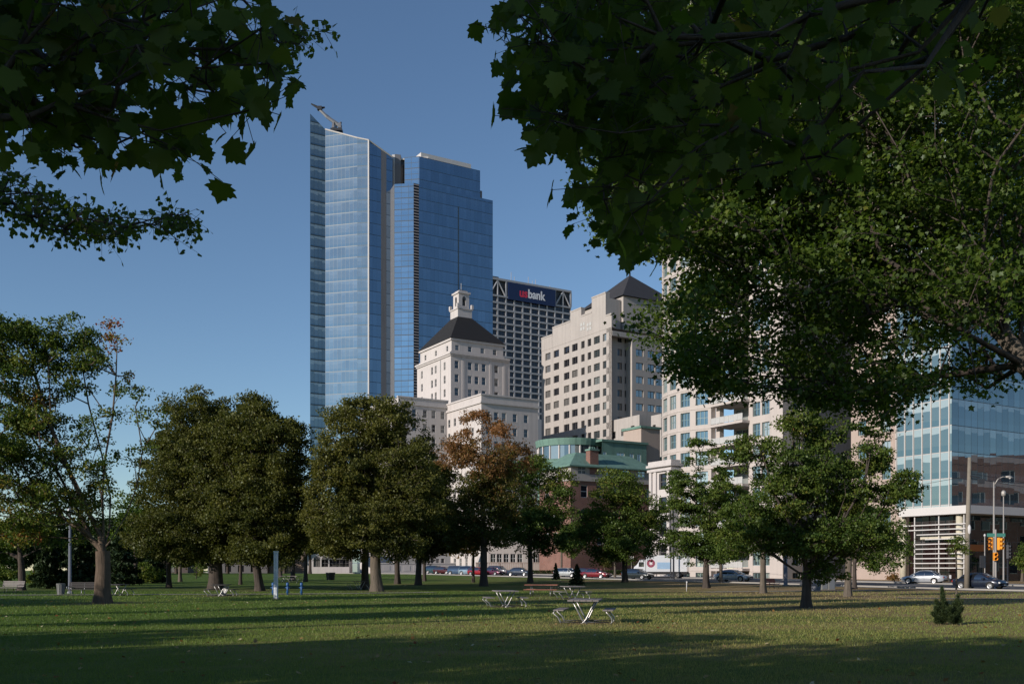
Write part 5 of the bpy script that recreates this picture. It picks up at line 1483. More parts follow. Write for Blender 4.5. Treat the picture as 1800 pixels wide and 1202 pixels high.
p = ((1731 - CX) / F * 106, 106, gz(106)); t = thing('pedestrian_signal', 'short pale signal post with a ball top in front of the podium glass', 'traffic signal', p); k = 106 / F
tapered_pole(t, (HZ - 946) * k + EYE, .06, .05, M['steel_pole']); m = MB(); m.box(-.5, -.12, 1.8, -.06, .12, 3.1); m.obj('signal_head', M['dark_metal'], t); m = MB(); m.lathe([(.04, (HZ - 946) * k + EYE), (.13, (HZ - 945) * k + EYE + .08), (.04, (HZ - 944) * k + EYE + .2)], (0, 0), 10); m.obj('ball', M['sign_face'], t, True)

def sign_post(label, px, py, top, bw, bh, mat, face):
    p = ground_at(px, py); t = thing('sign_post', label, 'sign', p, R(-8), 'small sign posts'); h = (HZ - top) * p[1] / F + EYE - p[2]
    m = MB(); m.tube([(0, 0, -.05), (0, 0, h)], .035, 8); m.obj('post', mat, t, True)
    m = MB(); m.box(-bw / 2, -.045, h - bh, bw / 2, -.036, h); m.obj('sign_plate', face, t)
sign_post('white rectangular road sign on a pale post beside the dark car', 1110, 1013, 977, .72, .55, M['steel_pole'], M['sign_face'])
sign_post('thin white marker post on the grass left of the layered tree', 1207, 1039, 1021, .10, .14, M['sign_face'], M['sign_face'])
sign_post('small pale post with a plate near the silver car', 1670, 1026, 1010, .22, .4, M['steel_pole'], M['sign_face'])

# ------------------------------------------------------------------ vehicles
CAR_GLASS = pane_mat('car_glass', (.01, .012, .015), (.02, .022, .025), .3, refl=.16)
TYRE = M['black']; RIM = surf('alloy_rim', (.42, .42, .43), .3, metal=.8)
LAMP = surf('headlamp_glass', (.6, .6, .58), .15); TAIL = surf('tail_lamp', (.30, .01, .01), .25); PLATE = surf('number_plate', (.5, .5, .5), .5)
def paint(name, col): return surf(name, col, .28, metal=.25, var=.03, scale=1.0, spec=.5, coat=.8)
def loft(mb, stations):
    """stations: list of (x, [(y, z), ...] open half profile from sill to centre line); mirrored"""
    rings = []
    for x, pr in stations:
        full = [(x, -y, z) for y, z in pr] + [(x, y, z) for y, z in reversed(pr)]
        rings.append(full)
    base = len(mb.v); n = len(rings[0])
    for r in rings:
        mb.v += r; mb.uv += [None] * n
    for i in range(len(rings) - 1):
        for j in range(n - 1):
            a = base + i * n + j; mb.f.append((a, a + n, a + n + 1, a + 1)); mb.mi.append(mb.cur)
    mb.f.append(tuple(base + j for j in range(n))); mb.mi.append(mb.cur)
    mb.f.append(tuple(base + (len(rings) - 1) * n + j for j in reversed(range(n)))); mb.mi.append(mb.cur)
def make_car(name, label, kind, mat, p, heading, group='cars on the avenue', scale=1.0):
    """heading: world direction of the nose; local +x is the nose"""
    t = thing(name, label, 'car', p, math.atan2(heading[1], heading[0]), group)
    if kind == 'suv': Lh, W_, belt, roof, hood = 2.3, .92, 1.02, 1.68, 1.02
    else: Lh, W_, belt, roof, hood = 2.35, .90, .90, 1.44, .88
    Lh *= scale
    S = lambda x, w_, zlo, zb: (x, [(w_ * .90, zlo), (w_, zlo + .16), (w_, zb - .22), (w_ * .965, zb - .06), (w_ * .90, zb), (0, zb + .03)])
    b = MB()
    loft(b, [S(-Lh, W_ * .78, .42, belt - .12), S(-Lh + .08, W_ * .90, .32, belt - .02), S(-Lh + .5, W_ * .98, .24, belt + .03), S(-.6, W_, .22, belt + .02), S(.75, W_, .22, belt), S(1.15, W_, .24, hood + .01), S(1.85, W_ * .97, .24, hood - .08), S(Lh - .2, W_ * .88, .30, hood - .18), S(Lh, W_ * .70, .40, hood - .30)])
    b.obj('body', mat, t, True)
    # glasshouse and roof
    if kind == 'suv': gx = (-Lh + .10, -Lh + .42, .35, 1.12)
    elif kind == 'hatch': gx = (-Lh + .12, -Lh + .75, .30, 1.15)
    else: gx = (-Lh + .62, -.95, .22, 1.22)
    G = lambda x, z, wk: (x, [(W_ * wk, belt - .02), (W_ * wk, belt), (W_ * (wk - .16 * (z - belt) / (roof - belt)), z - .03), (W_ * (wk - .22 * (z - belt) / (roof - belt)) , z), (0, z + .015)])
    g_ = MB(); loft(g_, [G(gx[0], belt + .04, .90), G((gx[0] + gx[1]) / 2, belt + (roof - belt) * .62, .91), G(gx[1], roof - .05, .92), G(-.3, roof - .012, .92), G(gx[2], roof - .05, .92), G((gx[2] + gx[3]) / 2, belt + (roof - belt) * .55, .91), G(gx[3], belt + .02, .90)])
    g_.obj('window_glass', CAR_GLASS, t, True)
    r_ = MB(); loft(r_, [(x, [(W_ * .70, z - .05), (W_ * .69, z + .012), (0, z + .035)]) for x, z in ((gx[1] - .06, roof - .06), (gx[1] + .1, roof - .02), (-.3, roof), (gx[2], roof - .03), (gx[2] + .12, roof - .09))])
    r_.obj('roof', mat, t, True)
    m = MB()
    for sy in (-1, 1):
        for xb, xt in ((gx[3] - .02, gx[2] + .04), (-.32, -.36), (gx[0] + .06, gx[1] - .02)):
            m.tube([(xb, sy * W_ * .905, belt - .01), (xt, sy * W_ * .715, roof - .05)], .032, 5)
    m.obj('pillar', mat, t)
    for sy in (-1, 1):
        m = MB(); m.box(.62, sy * W_ - .04 * sy, belt - .02, .80, sy * (W_ + .17), belt + .12); m.obj('mirror', mat, t)
        m = MB(); m.tube([(-.33, sy * (W_ + .004), .34), (-.33, sy * (W_ + .004), belt - .25)], .008, 4); m.tube([(.72, sy * (W_ + .004), .34), (.72, sy * (W_ + .004), belt - .25)], .008, 4); m.box(-.28, sy * W_, belt - .2, -.12, sy * (W_ + .025), belt - .17); m.box(.3, sy * W_, belt - .2, .16, sy * (W_ + .025), belt - .17); m.obj('door_seam', M['black'], t)
        m = MB(); m.box(Lh - .34, sy * W_ * .58, hood - .34, Lh - .07, sy * W_ * .86, hood - .21); m.obj('headlight', LAMP, t)
        m = MB(); m.box(-Lh - .01, sy * W_ * .50, belt - .26, -Lh + .14, sy * W_ * .86, belt - .12); m.obj('tail_light', TAIL, t)
    m = MB(); m.box(Lh - .06, -.42, .44, Lh + .012, .42, .58); m.obj('grille', M['black'], t)
    m = MB(); m.box(Lh + .012, -.16, .36, Lh + .028, .16, .45); m.obj('number_plate', PLATE, t)
    m = MB(); m.box(-Lh - .025, -.16, .55, -Lh + .02, .16, .66); m.obj('number_plate', PLATE, t)
    R_ = .33 if kind != 'suv' else .37
    for wx in (-1.38 * scale, 1.38 * scale):
        for sy in (-1, 1):
            m = MB(); m.lathe([(R_ * .62, -.10), (R_ * .97, -.10), (R_, -.06), (R_, .06), (R_ * .97, .10), (R_ * .62, .10)], (0, 0), 20)
            w_ = m.obj('wheel', TYRE, t, True); w_.location = (wx, sy * (W_ - .085), R_); w_.rotation_euler = (R(90), 0, 0)
            m = MB(); m.lathe([(R_ * .66, -.105), (R_ * .64, -.112), (R_ * .30, -.09), (R_ * .1, -.112)], (0, 0), 18); m.lathe([(R_ * .1, .112), (R_ * .30, .09), (R_ * .64, .112), (R_ * .66, .105)], (0, 0), 18)
            m.obj('rim', RIM, w_)
            m = MB(); n = 9
            for i in range(n):
                a0, a1 = math.pi * i / n, math.pi * (i + 1) / n; ra = R_ + .055
                y = sy * (W_ + .003)
                m.poly([(wx + ra * math.cos(a0), y, R_ + ra * math.sin(a0)), (wx + ra * math.cos(a1), y, R_ + ra * math.sin(a1)), (wx + R_ * .9 * math.cos(a1), y, R_ + R_ * .9 * math.sin(a1)), (wx + R_ * .9 * math.cos(a0), y, R_ + R_ * .9 * math.sin(a0))])
            m.obj('wheel_arch', M['black'], t)
    return t
dn = (.48, -.877); upv = (-dn[0], -dn[1])
def road_at(px, lane, D):
    return ((px - CX) / F * D, D, gz(D) + .024)
make_car('dark_car', 'dark navy sedan at the corner behind the wooden utility pole', 'sedan', paint('paint_navy', (.012, .018, .035)), road_at(1723, 0, 87), (.62, -.78), scale=.92)
make_car('silver_car', 'silver coupe driving away in front of the white louvres', 'sedan', paint('paint_silver', (.42, .44, .47)), road_at(1624, 1, 110), (-.75, .66))
make_car('white_car', 'white sedan with a dark front seen between the roadside trunks', 'sedan', paint('paint_white', (.55, .57, .58)), road_at(1289, 0, 122), (.78, -.63))
make_car('dark_suv', 'dark green people carrier with its bonnet out in the sun', 'hatch', paint('paint_darkgreen', (.02, .028, .03)), road_at(1121, 0, 138), (.72, -.69))
make_car('red_car', 'dark red sedan parked on the avenue behind the round conifer', 'sedan', paint('paint_red', (.17, .012, .02)), road_at(1048, 0, 146), (.80, -.60))
make_car('purple_car', 'dark purple hatchback half hidden behind the red sedan', 'hatch', paint('paint_purple', (.05, .015, .04)), road_at(1030, 1, 158), (.75, -.66))
make_car('pale_car', 'pale silver estate car behind the small conifer', 'hatch', paint('paint_pale', (.40, .42, .42)), road_at(998, 1, 158), (.80, -.6))
make_car('black_car', 'dark blue sedan standing alone left of the thin trunk', 'sedan', paint('paint_blueblack', (.02, .03, .05)), road_at(914, 0, 172), (.85, -.53))
make_car('maroon_car', 'maroon hatchback on the avenue right of the orange tinted tree', 'hatch', paint('paint_maroon', (.09, .014, .04)), road_at(866, 0, 176), (.75, -.66))
make_car('bright_red_car', 'small bright red car showing between two trunks', 'hatch', paint('paint_brightred', (.30, .012, .02)), road_at(843, 0, 177), (.75, -.66))
make_car('pale_blue_van', 'pale blue estate car beside the dark blue off-roader', 'suv', paint('paint_paleblue', (.24, .33, .40)), road_at(827, 0, 180), (.8, -.6))
make_car('blue_suv', 'dark blue off-roader parked left of the pale blue estate', 'suv', paint('paint_blue', (.06, .10, .17)), road_at(807, 0, 184), (.8, -.6))
make_car('dark_red_car', 'dark red hatchback with white bumper far up the avenue', 'hatch', paint('paint_darkred', (.07, .012, .014)), road_at(781, 1, 200), (.8, -.6))
make_car('green_black_car', 'dark teal car farthest up the avenue beside the white forecourt wall', 'suv', paint('paint_teal', (.03, .07, .08)), road_at(766, 1, 203), (.8, -.6))
make_car('grey_car', 'grey estate car in front of the balustraded terrace', 'suv', paint('paint_grey', (.14, .14, .16)), road_at(877, 1, 186), (.8, -.6))

def box_truck():
    D = 150; h = (-.84, .545); h = (-.95, .31)
    t = thing('box_truck', 'white box truck with a round dark red emblem and a blue panel on its side', 'truck', ((1160 - CX) / F * D, D, gz(D)), math.atan2(h[1], h[0]))
    wht = paint('truck_white', (.62, .64, .67)); tbl = surf('truck_blue', (.22, .34, .48), .5); emb = surf('truck_emblem', (.20, .03, .06), .5)
    m = MB(); m.box(-4.2, -1.2, .95, 1.9, 1.2, 3.4); m.obj('cargo_box', wht, t)
    c = MB(); loft(c, [(x, [(1.05, zl), (1.08, zl + .3), (1.05, zh - .1), (.9, zh), (0, zh + .04)]) for x, zl, zh in ((2.0, .7, 2.75), (2.9, .7, 2.75), (3.35, .7, 2.0), (3.75, .6, 1.7), (3.85, .6, 1.2))]); c.obj('cab', wht, t)
    for sy in (-1, 1):
        m = MB(); m.box(2.25, sy * 1.07, 1.7, 3.0, sy * 1.10, 2.4); m.obj('cab_window', CAR_GLASS, t)
        m = MB(); m.box(-1.9, sy * 1.2, 1.35, .2, sy * 1.212, 2.35); m.obj('blue_panel', tbl, t)
        m = MB(); m.lathe([(.62, -.008), (.62, .008)], (0, 0), 20); o = m.obj('emblem', emb, t); o.location = (1.15, sy * 1.205, 2.2); o.rotation_euler = (R(90), 0, 0)
        m = MB(); m.poly([(.34 * math.cos(2 * math.pi * i / 12) * (1 if i % 2 else .5), .34 * math.sin(2 * math.pi * i / 12) * (1 if i % 2 else .5), .010) for i in range(12)]); q = m.obj('emblem_star', M['sign_face'], o)
        if sy > 0: q.rotation_euler = (R(180), 0, 0)
        m = MB(); m.box(3.7, sy * .95, .9, 3.87, sy * .7, 1.1); m.obj('headlight', LAMP, t)
    m = MB(); m.box(-4.2, -1.0, .55, 3.6, 1.0, .95); m.obj('chassis', M['black'], t)
    for wx in (-2.9, 2.9):
        for sy in (-1, 1):
            m = MB(); m.lathe([(.3, -.14), (.47, -.14), (.48, .14), (.3, .14)], (0, 0), 18); w_ = m.obj('wheel', TYRE, t, True); w_.location = (wx, sy * 1.0, .48); w_.rotation_euler = (R(90), 0, 0)
            m = MB(); m.lathe([(.3, -.145), (.12, -.145)], (0, 0), 14); m.lathe([(.12, .145), (.3, .145)], (0, 0), 14); m.obj('rim', RIM, w_)
box_truck()
# ------------------------------------------------------------------ park trees
B1 = bark_mat('bark_brown', (.085, .066, .050), (.135, .10, .075))
B2 = bark_mat('bark_dark', (.055, .045, .040), (.085, .07, .058))
B3 = bark_mat('bark_grey', (.095, .082, .066), (.14, .115, .092))
GREEN = [(0, (.026, .054, .012)), (.4, (.064, .104, .020)), (.62, (.122, .158, .030)), (.8, (.21, .18, .04)), (.9, (.22, .09, .03)), (1, (.25, .06, .035))]
LG = leaf_mat('leaves_green', GREEN, .30)
LINDEN = leaf_mat('leaves_linden', [(0, (.040, .050, .014)), (.4, (.088, .094, .023)), (.7, (.145, .138, .032)), (1, (.20, .14, .04))], .32)
LORANGE = leaf_mat('leaves_turning', [(0, (.04, .065, .015)), (.32, (.09, .09, .022)), (.5, (.20, .11, .042)), (.8, (.26, .125, .055)), (1, (.29, .15, .07))], .35)
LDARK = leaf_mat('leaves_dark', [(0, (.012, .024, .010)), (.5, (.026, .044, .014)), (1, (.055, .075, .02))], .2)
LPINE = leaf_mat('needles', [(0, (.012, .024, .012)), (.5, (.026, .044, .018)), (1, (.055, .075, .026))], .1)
G_ = 'park trees'

tree('maple_tree', 'big maple with a thick split trunk and thinning reddish twigs at its top', 180, 1060,
     [(30, 615, 85, 80, .46, .75), (115, 630, 75, 75, .5, .65), (-20, 760, 110, 130, .48, .55), (70, 770, 100, 100, .55, .5), (165, 720, 55, 80, .48, .34), (50, 885, 120, 60, .62, .6), (120, 850, 90, 60, .58, .42),
      (180, 800, 65, 70, .48, .25), (238, 705, 36, 46, .5, .3), (207, 600, 26, 34, .93, .10), (205, 660, 24, 40, .72, .10), (248, 765, 32, 60, .48, .25), (150, 930, 60, 30, .5, .3), (20, 932, 60, 22, .6, .5), (60, 700, 20, 20, .68, .5), (40, 745, 22, 18, .70, .4)],
     LG, B1, G_, trunk_w=28, leaf=.15, per=42, rc=.62, seed=11, twig=.016, dens=1.6, limb_k=.60, fork=2.7, flat=.7, down=.3,
     limbs=[[(166, 955), (140, 930), (105, 905), (65, 888), (20, 880)], [(160, 945), (120, 880, 20), (80, 820, 40), (30, 760, 50), (-20, 700, 40)], [(176, 940), (150, 890), (118, 820), (85, 740), (62, 660)], [(182, 935), (184, 880, -10), (190, 810, -14), (198, 730), (204, 660), (206, 600)], [(194, 950), (214, 905, 20), (232, 850, 24), (243, 790, 20), (238, 715)], [(180, 930, 30), (170, 870, 60), (150, 790, 70), (130, 700, 60)]])
tree('crooked_tree', 'small crooked tree with low spreading limbs over the pale bench', 38, 1037,
     [(25, 935, 60, 32, .5), (75, 930, 45, 30, .5), (-30, 960, 50, 30, .5)], LG, B2, G_, trunk_w=13, leaf=.2, per=40, rc=.7, seed=12, fork=2.2, dens=.8)
tree('broad_tree', 'broad dark tree with the thickest shaded trunk', 379, 1036,
     [(338, 752, 72, 88, .34), (295, 850, 66, 110, .34), (365, 830, 88, 110, .38), (330, 935, 105, 60, .28), (400, 770, 54, 84, .42), (262, 940, 48, 56, .28), (400, 950, 75, 48, .28), (320, 965, 60, 30, .25)],
     LINDEN, B2, G_, bough=1.35, trunk_w=24, leaf=.21, per=60, rc=.95, seed=13, twig=.012, dens=1.1, down=.8)
tree('broad_tree', 'broad dark tree with a slanting trunk beside the pale blue pylon', 456, 1038,
     [(440, 760, 60, 88, .37), (488, 815, 60, 104, .38), (450, 890, 88, 85, .33), (517, 900, 34, 80, .37), (480, 955, 72, 44, .28), (405, 870, 40, 80, .33), (440, 975, 40, 24, .28)],
     LINDEN, B2, G_, bough=1.35, trunk_w=15, leaf=.21, per=60, rc=.95, seed=14, twig=.012, dens=1.1, lean=-.12, down=.8)
tree('linden_tree', 'tall rounded linden with a pale forked trunk leaning to one side', 663, 1039,
     [(612, 730, 46, 48, .55), (676, 738, 56, 54, .5), (590, 810, 46, 80, .55), (650, 820, 80, 90, .45), (715, 840, 55, 85, .4), (640, 915, 98, 62, .42), (742, 800, 30, 58, .4), (568, 890, 32, 74, .55), (742, 890, 40, 64, .4), (600, 955, 60, 30, .42), (700, 955, 60, 36, .35)],
     LINDEN, B3, G_, bough=1.35, trunk_w=20, leaf=.19, per=60, rc=.85, seed=15, twig=.012, dens=1.15, lean=-.05, down=.8)
tree('linden_tree', 'darker linden trunk standing just behind the pale forked one', 642, 1034,
     [(620, 900, 60, 60, .3), (680, 920, 60, 50, .3), (600, 940, 50, 35, .4)], LINDEN, B2, G_, bough=1.35, trunk_w=13, leaf=.24, per=45, rc=1.0, seed=16, down=.8)
tree('linden_tree', 'dark linden with root flare in front of the white forecourt wall', 736, 1028,
     [(740, 870, 50, 80, .35), (715, 930, 52, 46, .3), (772, 925, 46, 55, .35), (768, 845, 30, 55, .4), (745, 965, 40, 22, .3)], LINDEN, B2, G_, bough=1.35, trunk_w=11, leaf=.24, per=50, rc=1.0, seed=17, down=.8)
tree('turning_tree', 'slender tree turning orange in front of the white tower', 850, 1030,
     [(845, 742, 46, 38, .75, .75), (803, 782, 38, 48, .62, 1), (890, 765, 38, 42, .80, .7), (855, 812, 58, 50, .55, .9), (830, 875, 60, 62, .28), (885, 865, 50, 60, .33), (850, 935, 70, 40, .2), (918, 800, 26, 42, .68, .8), (800, 900, 40, 50, .25), (880, 800, 30, 30, .5)],
     LORANGE, B2, G_, trunk_w=13, leaf=.21, per=38, rc=.85, seed=18, twig=.012)
tree('green_tree', 'rounded green tree in front of the brick club house corner', 932, 1024,
     [(938, 835, 50, 48, .42), (902, 880, 48, 60, .4), (972, 868, 38, 58, .44), (930, 925, 76, 46, .34), (992, 925, 32, 44, .4), (940, 958, 50, 24, .32)], LG, B2, G_, trunk_w=9, leaf=.25, per=55, rc=1.1, seed=19, dens=1.1)
tree('green_tree', 'sunlit rounded tree in front of the green roofed club house', 1098, 1023,
     [(1095, 858, 54, 46, .52), (1058, 905, 46, 52, .46), (1132, 905, 42, 56, .5), (1095, 945, 78, 42, .38), (1035, 945, 30, 34, .4), (1158, 922, 22, 44, .5), (1095, 972, 50, 18, .36)], LG, B2, G_, trunk_w=10, leaf=.25, per=55, rc=1.1, seed=20, dens=1.1)
tree('layered_tree', 'tree with spiky layered branches beside the dark street lamp', 1241, 1033,
     [(1232, 790, 22, 32, .42, .7), (1225, 850, 40, 34, .42, .8), (1220, 910, 42, 40, .4), (1262, 885, 50, 70, .42), (1240, 965, 66, 32, .36), (1205, 955, 26, 30, .4), (1190, 840, 18, 10, .4), (1188, 885, 18, 10, .4), (1290, 950, 40, 40, .4)],
     LG, B2, G_, trunk_w=12, leaf=.2, per=46, rc=.75, seed=21, flat=.4, fork=2.2)
tree('branchy_maple', 'branchy maple with low limbs from a short dark trunk', 1418, 1068,
     [(1400, 738, 50, 42, .48), (1460, 752, 60, 46, .5), (1345, 780, 50, 44, .46), (1310, 800, 30, 40, .46), (1525, 790, 58, 60, .46), (1560, 870, 52, 44, .44), (1370, 870, 80, 64, .42), (1470, 860, 80, 66, .44), (1420, 945, 105, 52, .42), (1325, 940, 62, 56, .42), (1525, 945, 74, 54, .42), (1400, 810, 70, 60, .45), (1440, 1000, 30, 16, .5, .7), (1590, 850, 26, 22, .44)],
     LG, B2, G_, trunk_w=18, leaf=.13, per=46, rc=.52, seed=22, twig=.009, fork=1.5, flat=.5, max_clumps=1300, dens=1.0,
     limbs=[[(1404, 1006), (1380, 990), (1350, 970), (1318, 940), (1300, 900)], [(1415, 990), (1408, 930), (1398, 860), (1392, 790)], [(1428, 1000), (1455, 985, 12), (1495, 962, 16), (1535, 930, 14), (1560, 880)], [(1420, 985, 14), (1434, 930, 20), (1450, 860, 24), (1462, 790, 20)], [(1412, 990, -16), (1385, 930, -30), (1352, 870, -34), (1335, 800, -20)], [(1424, 985, -10), (1470, 920, -30), (1510, 850, -30), (1525, 800)]])
tree('street_tree', 'slim tree with a pale leaning trunk and the red brown bench at its foot', 1341, 1042,
     [(1320, 900, 60, 60, .42), (1290, 950, 46, 40, .42), (1360, 950, 50, 36, .45)], LG, B3, G_, trunk_w=11, leaf=.2, per=45, rc=.8, seed=23)
tree('street_tree', 'tree with a bright sunlit trunk beside the grey roadside boxes', 1490, 1048,
     [(1495, 900, 55, 60, .42), (1530, 950, 50, 40, .4), (1460, 950, 45, 36, .45)], LG, B3, G_, trunk_w=12, leaf=.18, per=45, rc=.75, seed=24, lean=.04)
tree('street_tree', 'dark trunked tree directly behind the sunlit trunk', 1502, 1035,
     [(1545, 935, 56, 56, .4), (1500, 920, 46, 50, .4), (1560, 975, 40, 26, .38), (1535, 985, 40, 18, .38)], LG, B2, G_, trunk_w=8, leaf=.22, per=45, rc=.9, seed=25)
# background trunks and crowns
BG = 'trees behind the front row'
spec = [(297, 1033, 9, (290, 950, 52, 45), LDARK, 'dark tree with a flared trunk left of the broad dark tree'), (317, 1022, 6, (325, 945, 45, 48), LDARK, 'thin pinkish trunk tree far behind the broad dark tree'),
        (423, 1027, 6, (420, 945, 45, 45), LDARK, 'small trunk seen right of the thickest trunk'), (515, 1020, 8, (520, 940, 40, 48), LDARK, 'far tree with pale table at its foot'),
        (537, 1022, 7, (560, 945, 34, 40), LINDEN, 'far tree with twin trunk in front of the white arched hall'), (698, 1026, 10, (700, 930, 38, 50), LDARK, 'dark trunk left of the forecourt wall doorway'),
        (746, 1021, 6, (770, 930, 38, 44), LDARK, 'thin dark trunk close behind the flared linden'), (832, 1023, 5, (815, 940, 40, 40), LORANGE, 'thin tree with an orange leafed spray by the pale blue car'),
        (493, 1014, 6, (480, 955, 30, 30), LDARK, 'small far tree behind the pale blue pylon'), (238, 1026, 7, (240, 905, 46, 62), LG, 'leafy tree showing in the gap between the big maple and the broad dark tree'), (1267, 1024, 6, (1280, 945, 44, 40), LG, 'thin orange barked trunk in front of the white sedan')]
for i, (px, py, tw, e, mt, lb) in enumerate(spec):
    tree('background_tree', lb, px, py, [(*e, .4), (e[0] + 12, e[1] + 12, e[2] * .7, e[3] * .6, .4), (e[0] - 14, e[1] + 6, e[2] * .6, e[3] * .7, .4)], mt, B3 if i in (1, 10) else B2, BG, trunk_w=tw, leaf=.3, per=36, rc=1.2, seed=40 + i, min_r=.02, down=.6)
ST = 'young street trees'
for i, (px, py, tw, e, mt, lb) in enumerate([(987, 1013, 4, (1000, 945, 30, 38), LG, 'thin street tree with forked trunk between the two small conifers'), (1081, 1015, 4, (1078, 955, 22, 30), LDARK, 'thin dark street tree beside the white doorway'),
        (1010, 1009, 2, (1012, 979, 19, 11), LINDEN, 'clipped flat topped street tree behind the pale estate car'), (1063, 1009, 2, (1062, 980, 17, 14), LINDEN, 'clipped tan green street tree above the red sedan'),
        (251, 1025, 4, (252, 1003, 30, 12), LG, 'small sunlit yellow green tree beyond the lawn'), (1797, 1022, 5, (1800, 970, 18, 34), LG, 'green street tree at the edge beyond the dark signal'),
        (1681, 1045, 3, (1684, 950, 9, 22), LG, 'young staked tree with a thin pale trunk before the dark car')]):
    tree('young_tree', lb, px, py, [(*e, .5 if i in (2, 3, 4) else .42, 1), (e[0] + 2, e[1] + e[3] * .6, e[2] * .7, e[3] * .5, .5)], mt, B3, ST, trunk_w=tw, leaf=.22 if i < 6 else .12, per=40 if i < 6 else 16, rc=.8 if i < 6 else .35, seed=60 + i, min_r=.012)
FT = 'far trees beyond the lawn'
for i, (px, cy, rx, ry, D) in enumerate([(-30, 950, 46, 60, 150), (28, 958, 40, 46, 175), (85, 948, 44, 54, 190), (150, 955, 44, 50, 205), (205, 950, 42, 52, 190), (262, 962, 36, 40, 215), (310, 955, 38, 46, 230), (355, 960, 34, 36, 240), (452, 962, 34, 34, 245), (500, 955, 34, 40, 235), (545, 950, 26, 40, 215), (400, 955, 30, 34, 250)]):
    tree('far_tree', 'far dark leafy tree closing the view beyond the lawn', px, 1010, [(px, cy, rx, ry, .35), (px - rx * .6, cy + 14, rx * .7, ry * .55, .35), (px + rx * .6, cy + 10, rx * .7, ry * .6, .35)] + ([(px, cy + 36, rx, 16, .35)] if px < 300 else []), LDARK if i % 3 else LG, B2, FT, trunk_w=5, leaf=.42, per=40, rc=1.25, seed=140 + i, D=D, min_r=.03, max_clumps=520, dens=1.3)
# dark evergreens and shrubs at the far side of the park
EV = 'dark evergreens at the park edge'
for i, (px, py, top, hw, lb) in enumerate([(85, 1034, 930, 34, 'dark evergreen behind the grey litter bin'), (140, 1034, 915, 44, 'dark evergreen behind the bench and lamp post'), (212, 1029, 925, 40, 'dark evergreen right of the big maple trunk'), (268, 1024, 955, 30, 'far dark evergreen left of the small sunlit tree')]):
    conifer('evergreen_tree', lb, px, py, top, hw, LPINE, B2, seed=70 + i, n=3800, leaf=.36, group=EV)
conifer('conifer_bush', 'small dark conical conifer left of the pale estate car', 977, 1018, 989, 8, LPINE, B2, seed=80, n=900, leaf=.2, group='small conifers by the avenue')
conifer('conifer_bush', 'plump dark conifer behind the shaded grey picnic table', 1014, 1028, 991, 16, LPINE, B2, seed=81, n=1600, leaf=.18, group='small conifers by the avenue')
for i, (px, py, e, lb, mt) in enumerate([(12, 1030, (5, 1010, 30, 18), 'yellow green hedge shrub beside the pale bench', LG), (58, 1030, (58, 1012, 14, 18), 'sunlit shrub right of the crooked tree', LG), (1572, 1024, (1572, 1014, 17, 9), 'low pinkish shrub beside the silver coupe', LORANGE), (345, 1017, (350, 1000, 14, 15), 'light green shrub left of the thickest trunk', LG)]):
    tree('shrub', lb, px, py, [(*e, .55)], mt, B2, 'shrubs', trunk_w=1.5, leaf=.2, per=30, rc=.5, seed=90 + i, cat='shrub', min_r=.012)
# clipped hedge in front of the terrace
h = MB(); g = np.random.default_rng(5); n = 5000
C = np.stack([g.uniform(0, 1, n) * 24, g.uniform(-.35, .35, n), g.uniform(.02, .8, n)], 1)
t = thing('clipped_hedge', 'low clipped hedge along the pavement below the balustrade', 'hedge', ((878 - CX) / F * 192, 192, gz(192)), R(-4))
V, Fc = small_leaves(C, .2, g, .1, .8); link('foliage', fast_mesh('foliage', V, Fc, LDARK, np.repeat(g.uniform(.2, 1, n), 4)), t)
# bristly little pine on the lawn
def little_pine():
    g = np.random.default_rng(33); X, Y, Z = ground_at(1666, 1097); k = Y / F
    t = thing('little_pine', 'bristly young pine with upswept shoots on the open lawn', 'tree', (X, Y, Z))
    br, C = [], []
    tips = [(-.18, .0, 1.12), (-.12, .1, .95), (-.33, .05, .72), (-.42, -.1, .52), (.36, .1, .88), (.42, .0, .70), (.30, -.1, .45), (.05, .2, .62), (-.05, -.25, .5), (.15, -.2, .34), (-.28, .2, .34), (.38, .1, .22), (-.36, -.05, .2), (.1, .25, .3), (-.1, .1, .78), (.08, -.05, .5), (-.22, -.2, .42), (.24, .2, .46), (-.30, .1, .10), (.30, -.15, .12), (.0, -.3, .22), (.2, .05, .6), (-.2, .1, .6), (.46, .05, .5), (-.46, .0, .34)]
    for x, y, z in tips:
        b = np.array([x * .12, y * .12, .06 + z * .18]); e = np.array([x, y, z]); mid = (b + e) / 2 + np.array([x * .25, y * .25, -.10 * z])
        for f in np.linspace(0, 1, 26):
            p = (1 - f) ** 2 * b + 2 * f * (1 - f) * mid + f * f * e; br.append(p)
            if f > .12:
                d = unit((e - mid)[None])[0]; C.append((p, d, f))
    P0, P1 = [], []
    for p, d, f in C:
        for q in range(46):
            dv = unit((d * .8 + g.normal(0, .6, 3))[None])[0]; P0.append(p + g.normal(0, .022, 3)); P1.append(p + dv * g.uniform(.08, .16))
    P0, P1 = np.array(P0), np.array(P1); n = len(P0); sd = unit(np.cross(P1 - P0, g.normal(0, 1, (n, 3)))) * .009
    V = np.stack([P0 - sd, P0 + sd, P1], 1).reshape(-1, 3)
    link('crown', fast_mesh('crown', V, np.arange(3 * n).reshape(-1, 3), LPINE, np.repeat(g.uniform(.2, 1, n), 3)), t)
    br = np.array(br).reshape(len(tips), 26, 3); a, b = br[:, :-1].reshape(-1, 3), br[:, 1:].reshape(-1, 3)
    link('trunk', tubes_mesh('trunk', a, b, np.full(len(a), .012), np.full(len(a), .010), 6, B2), t)
little_pine()

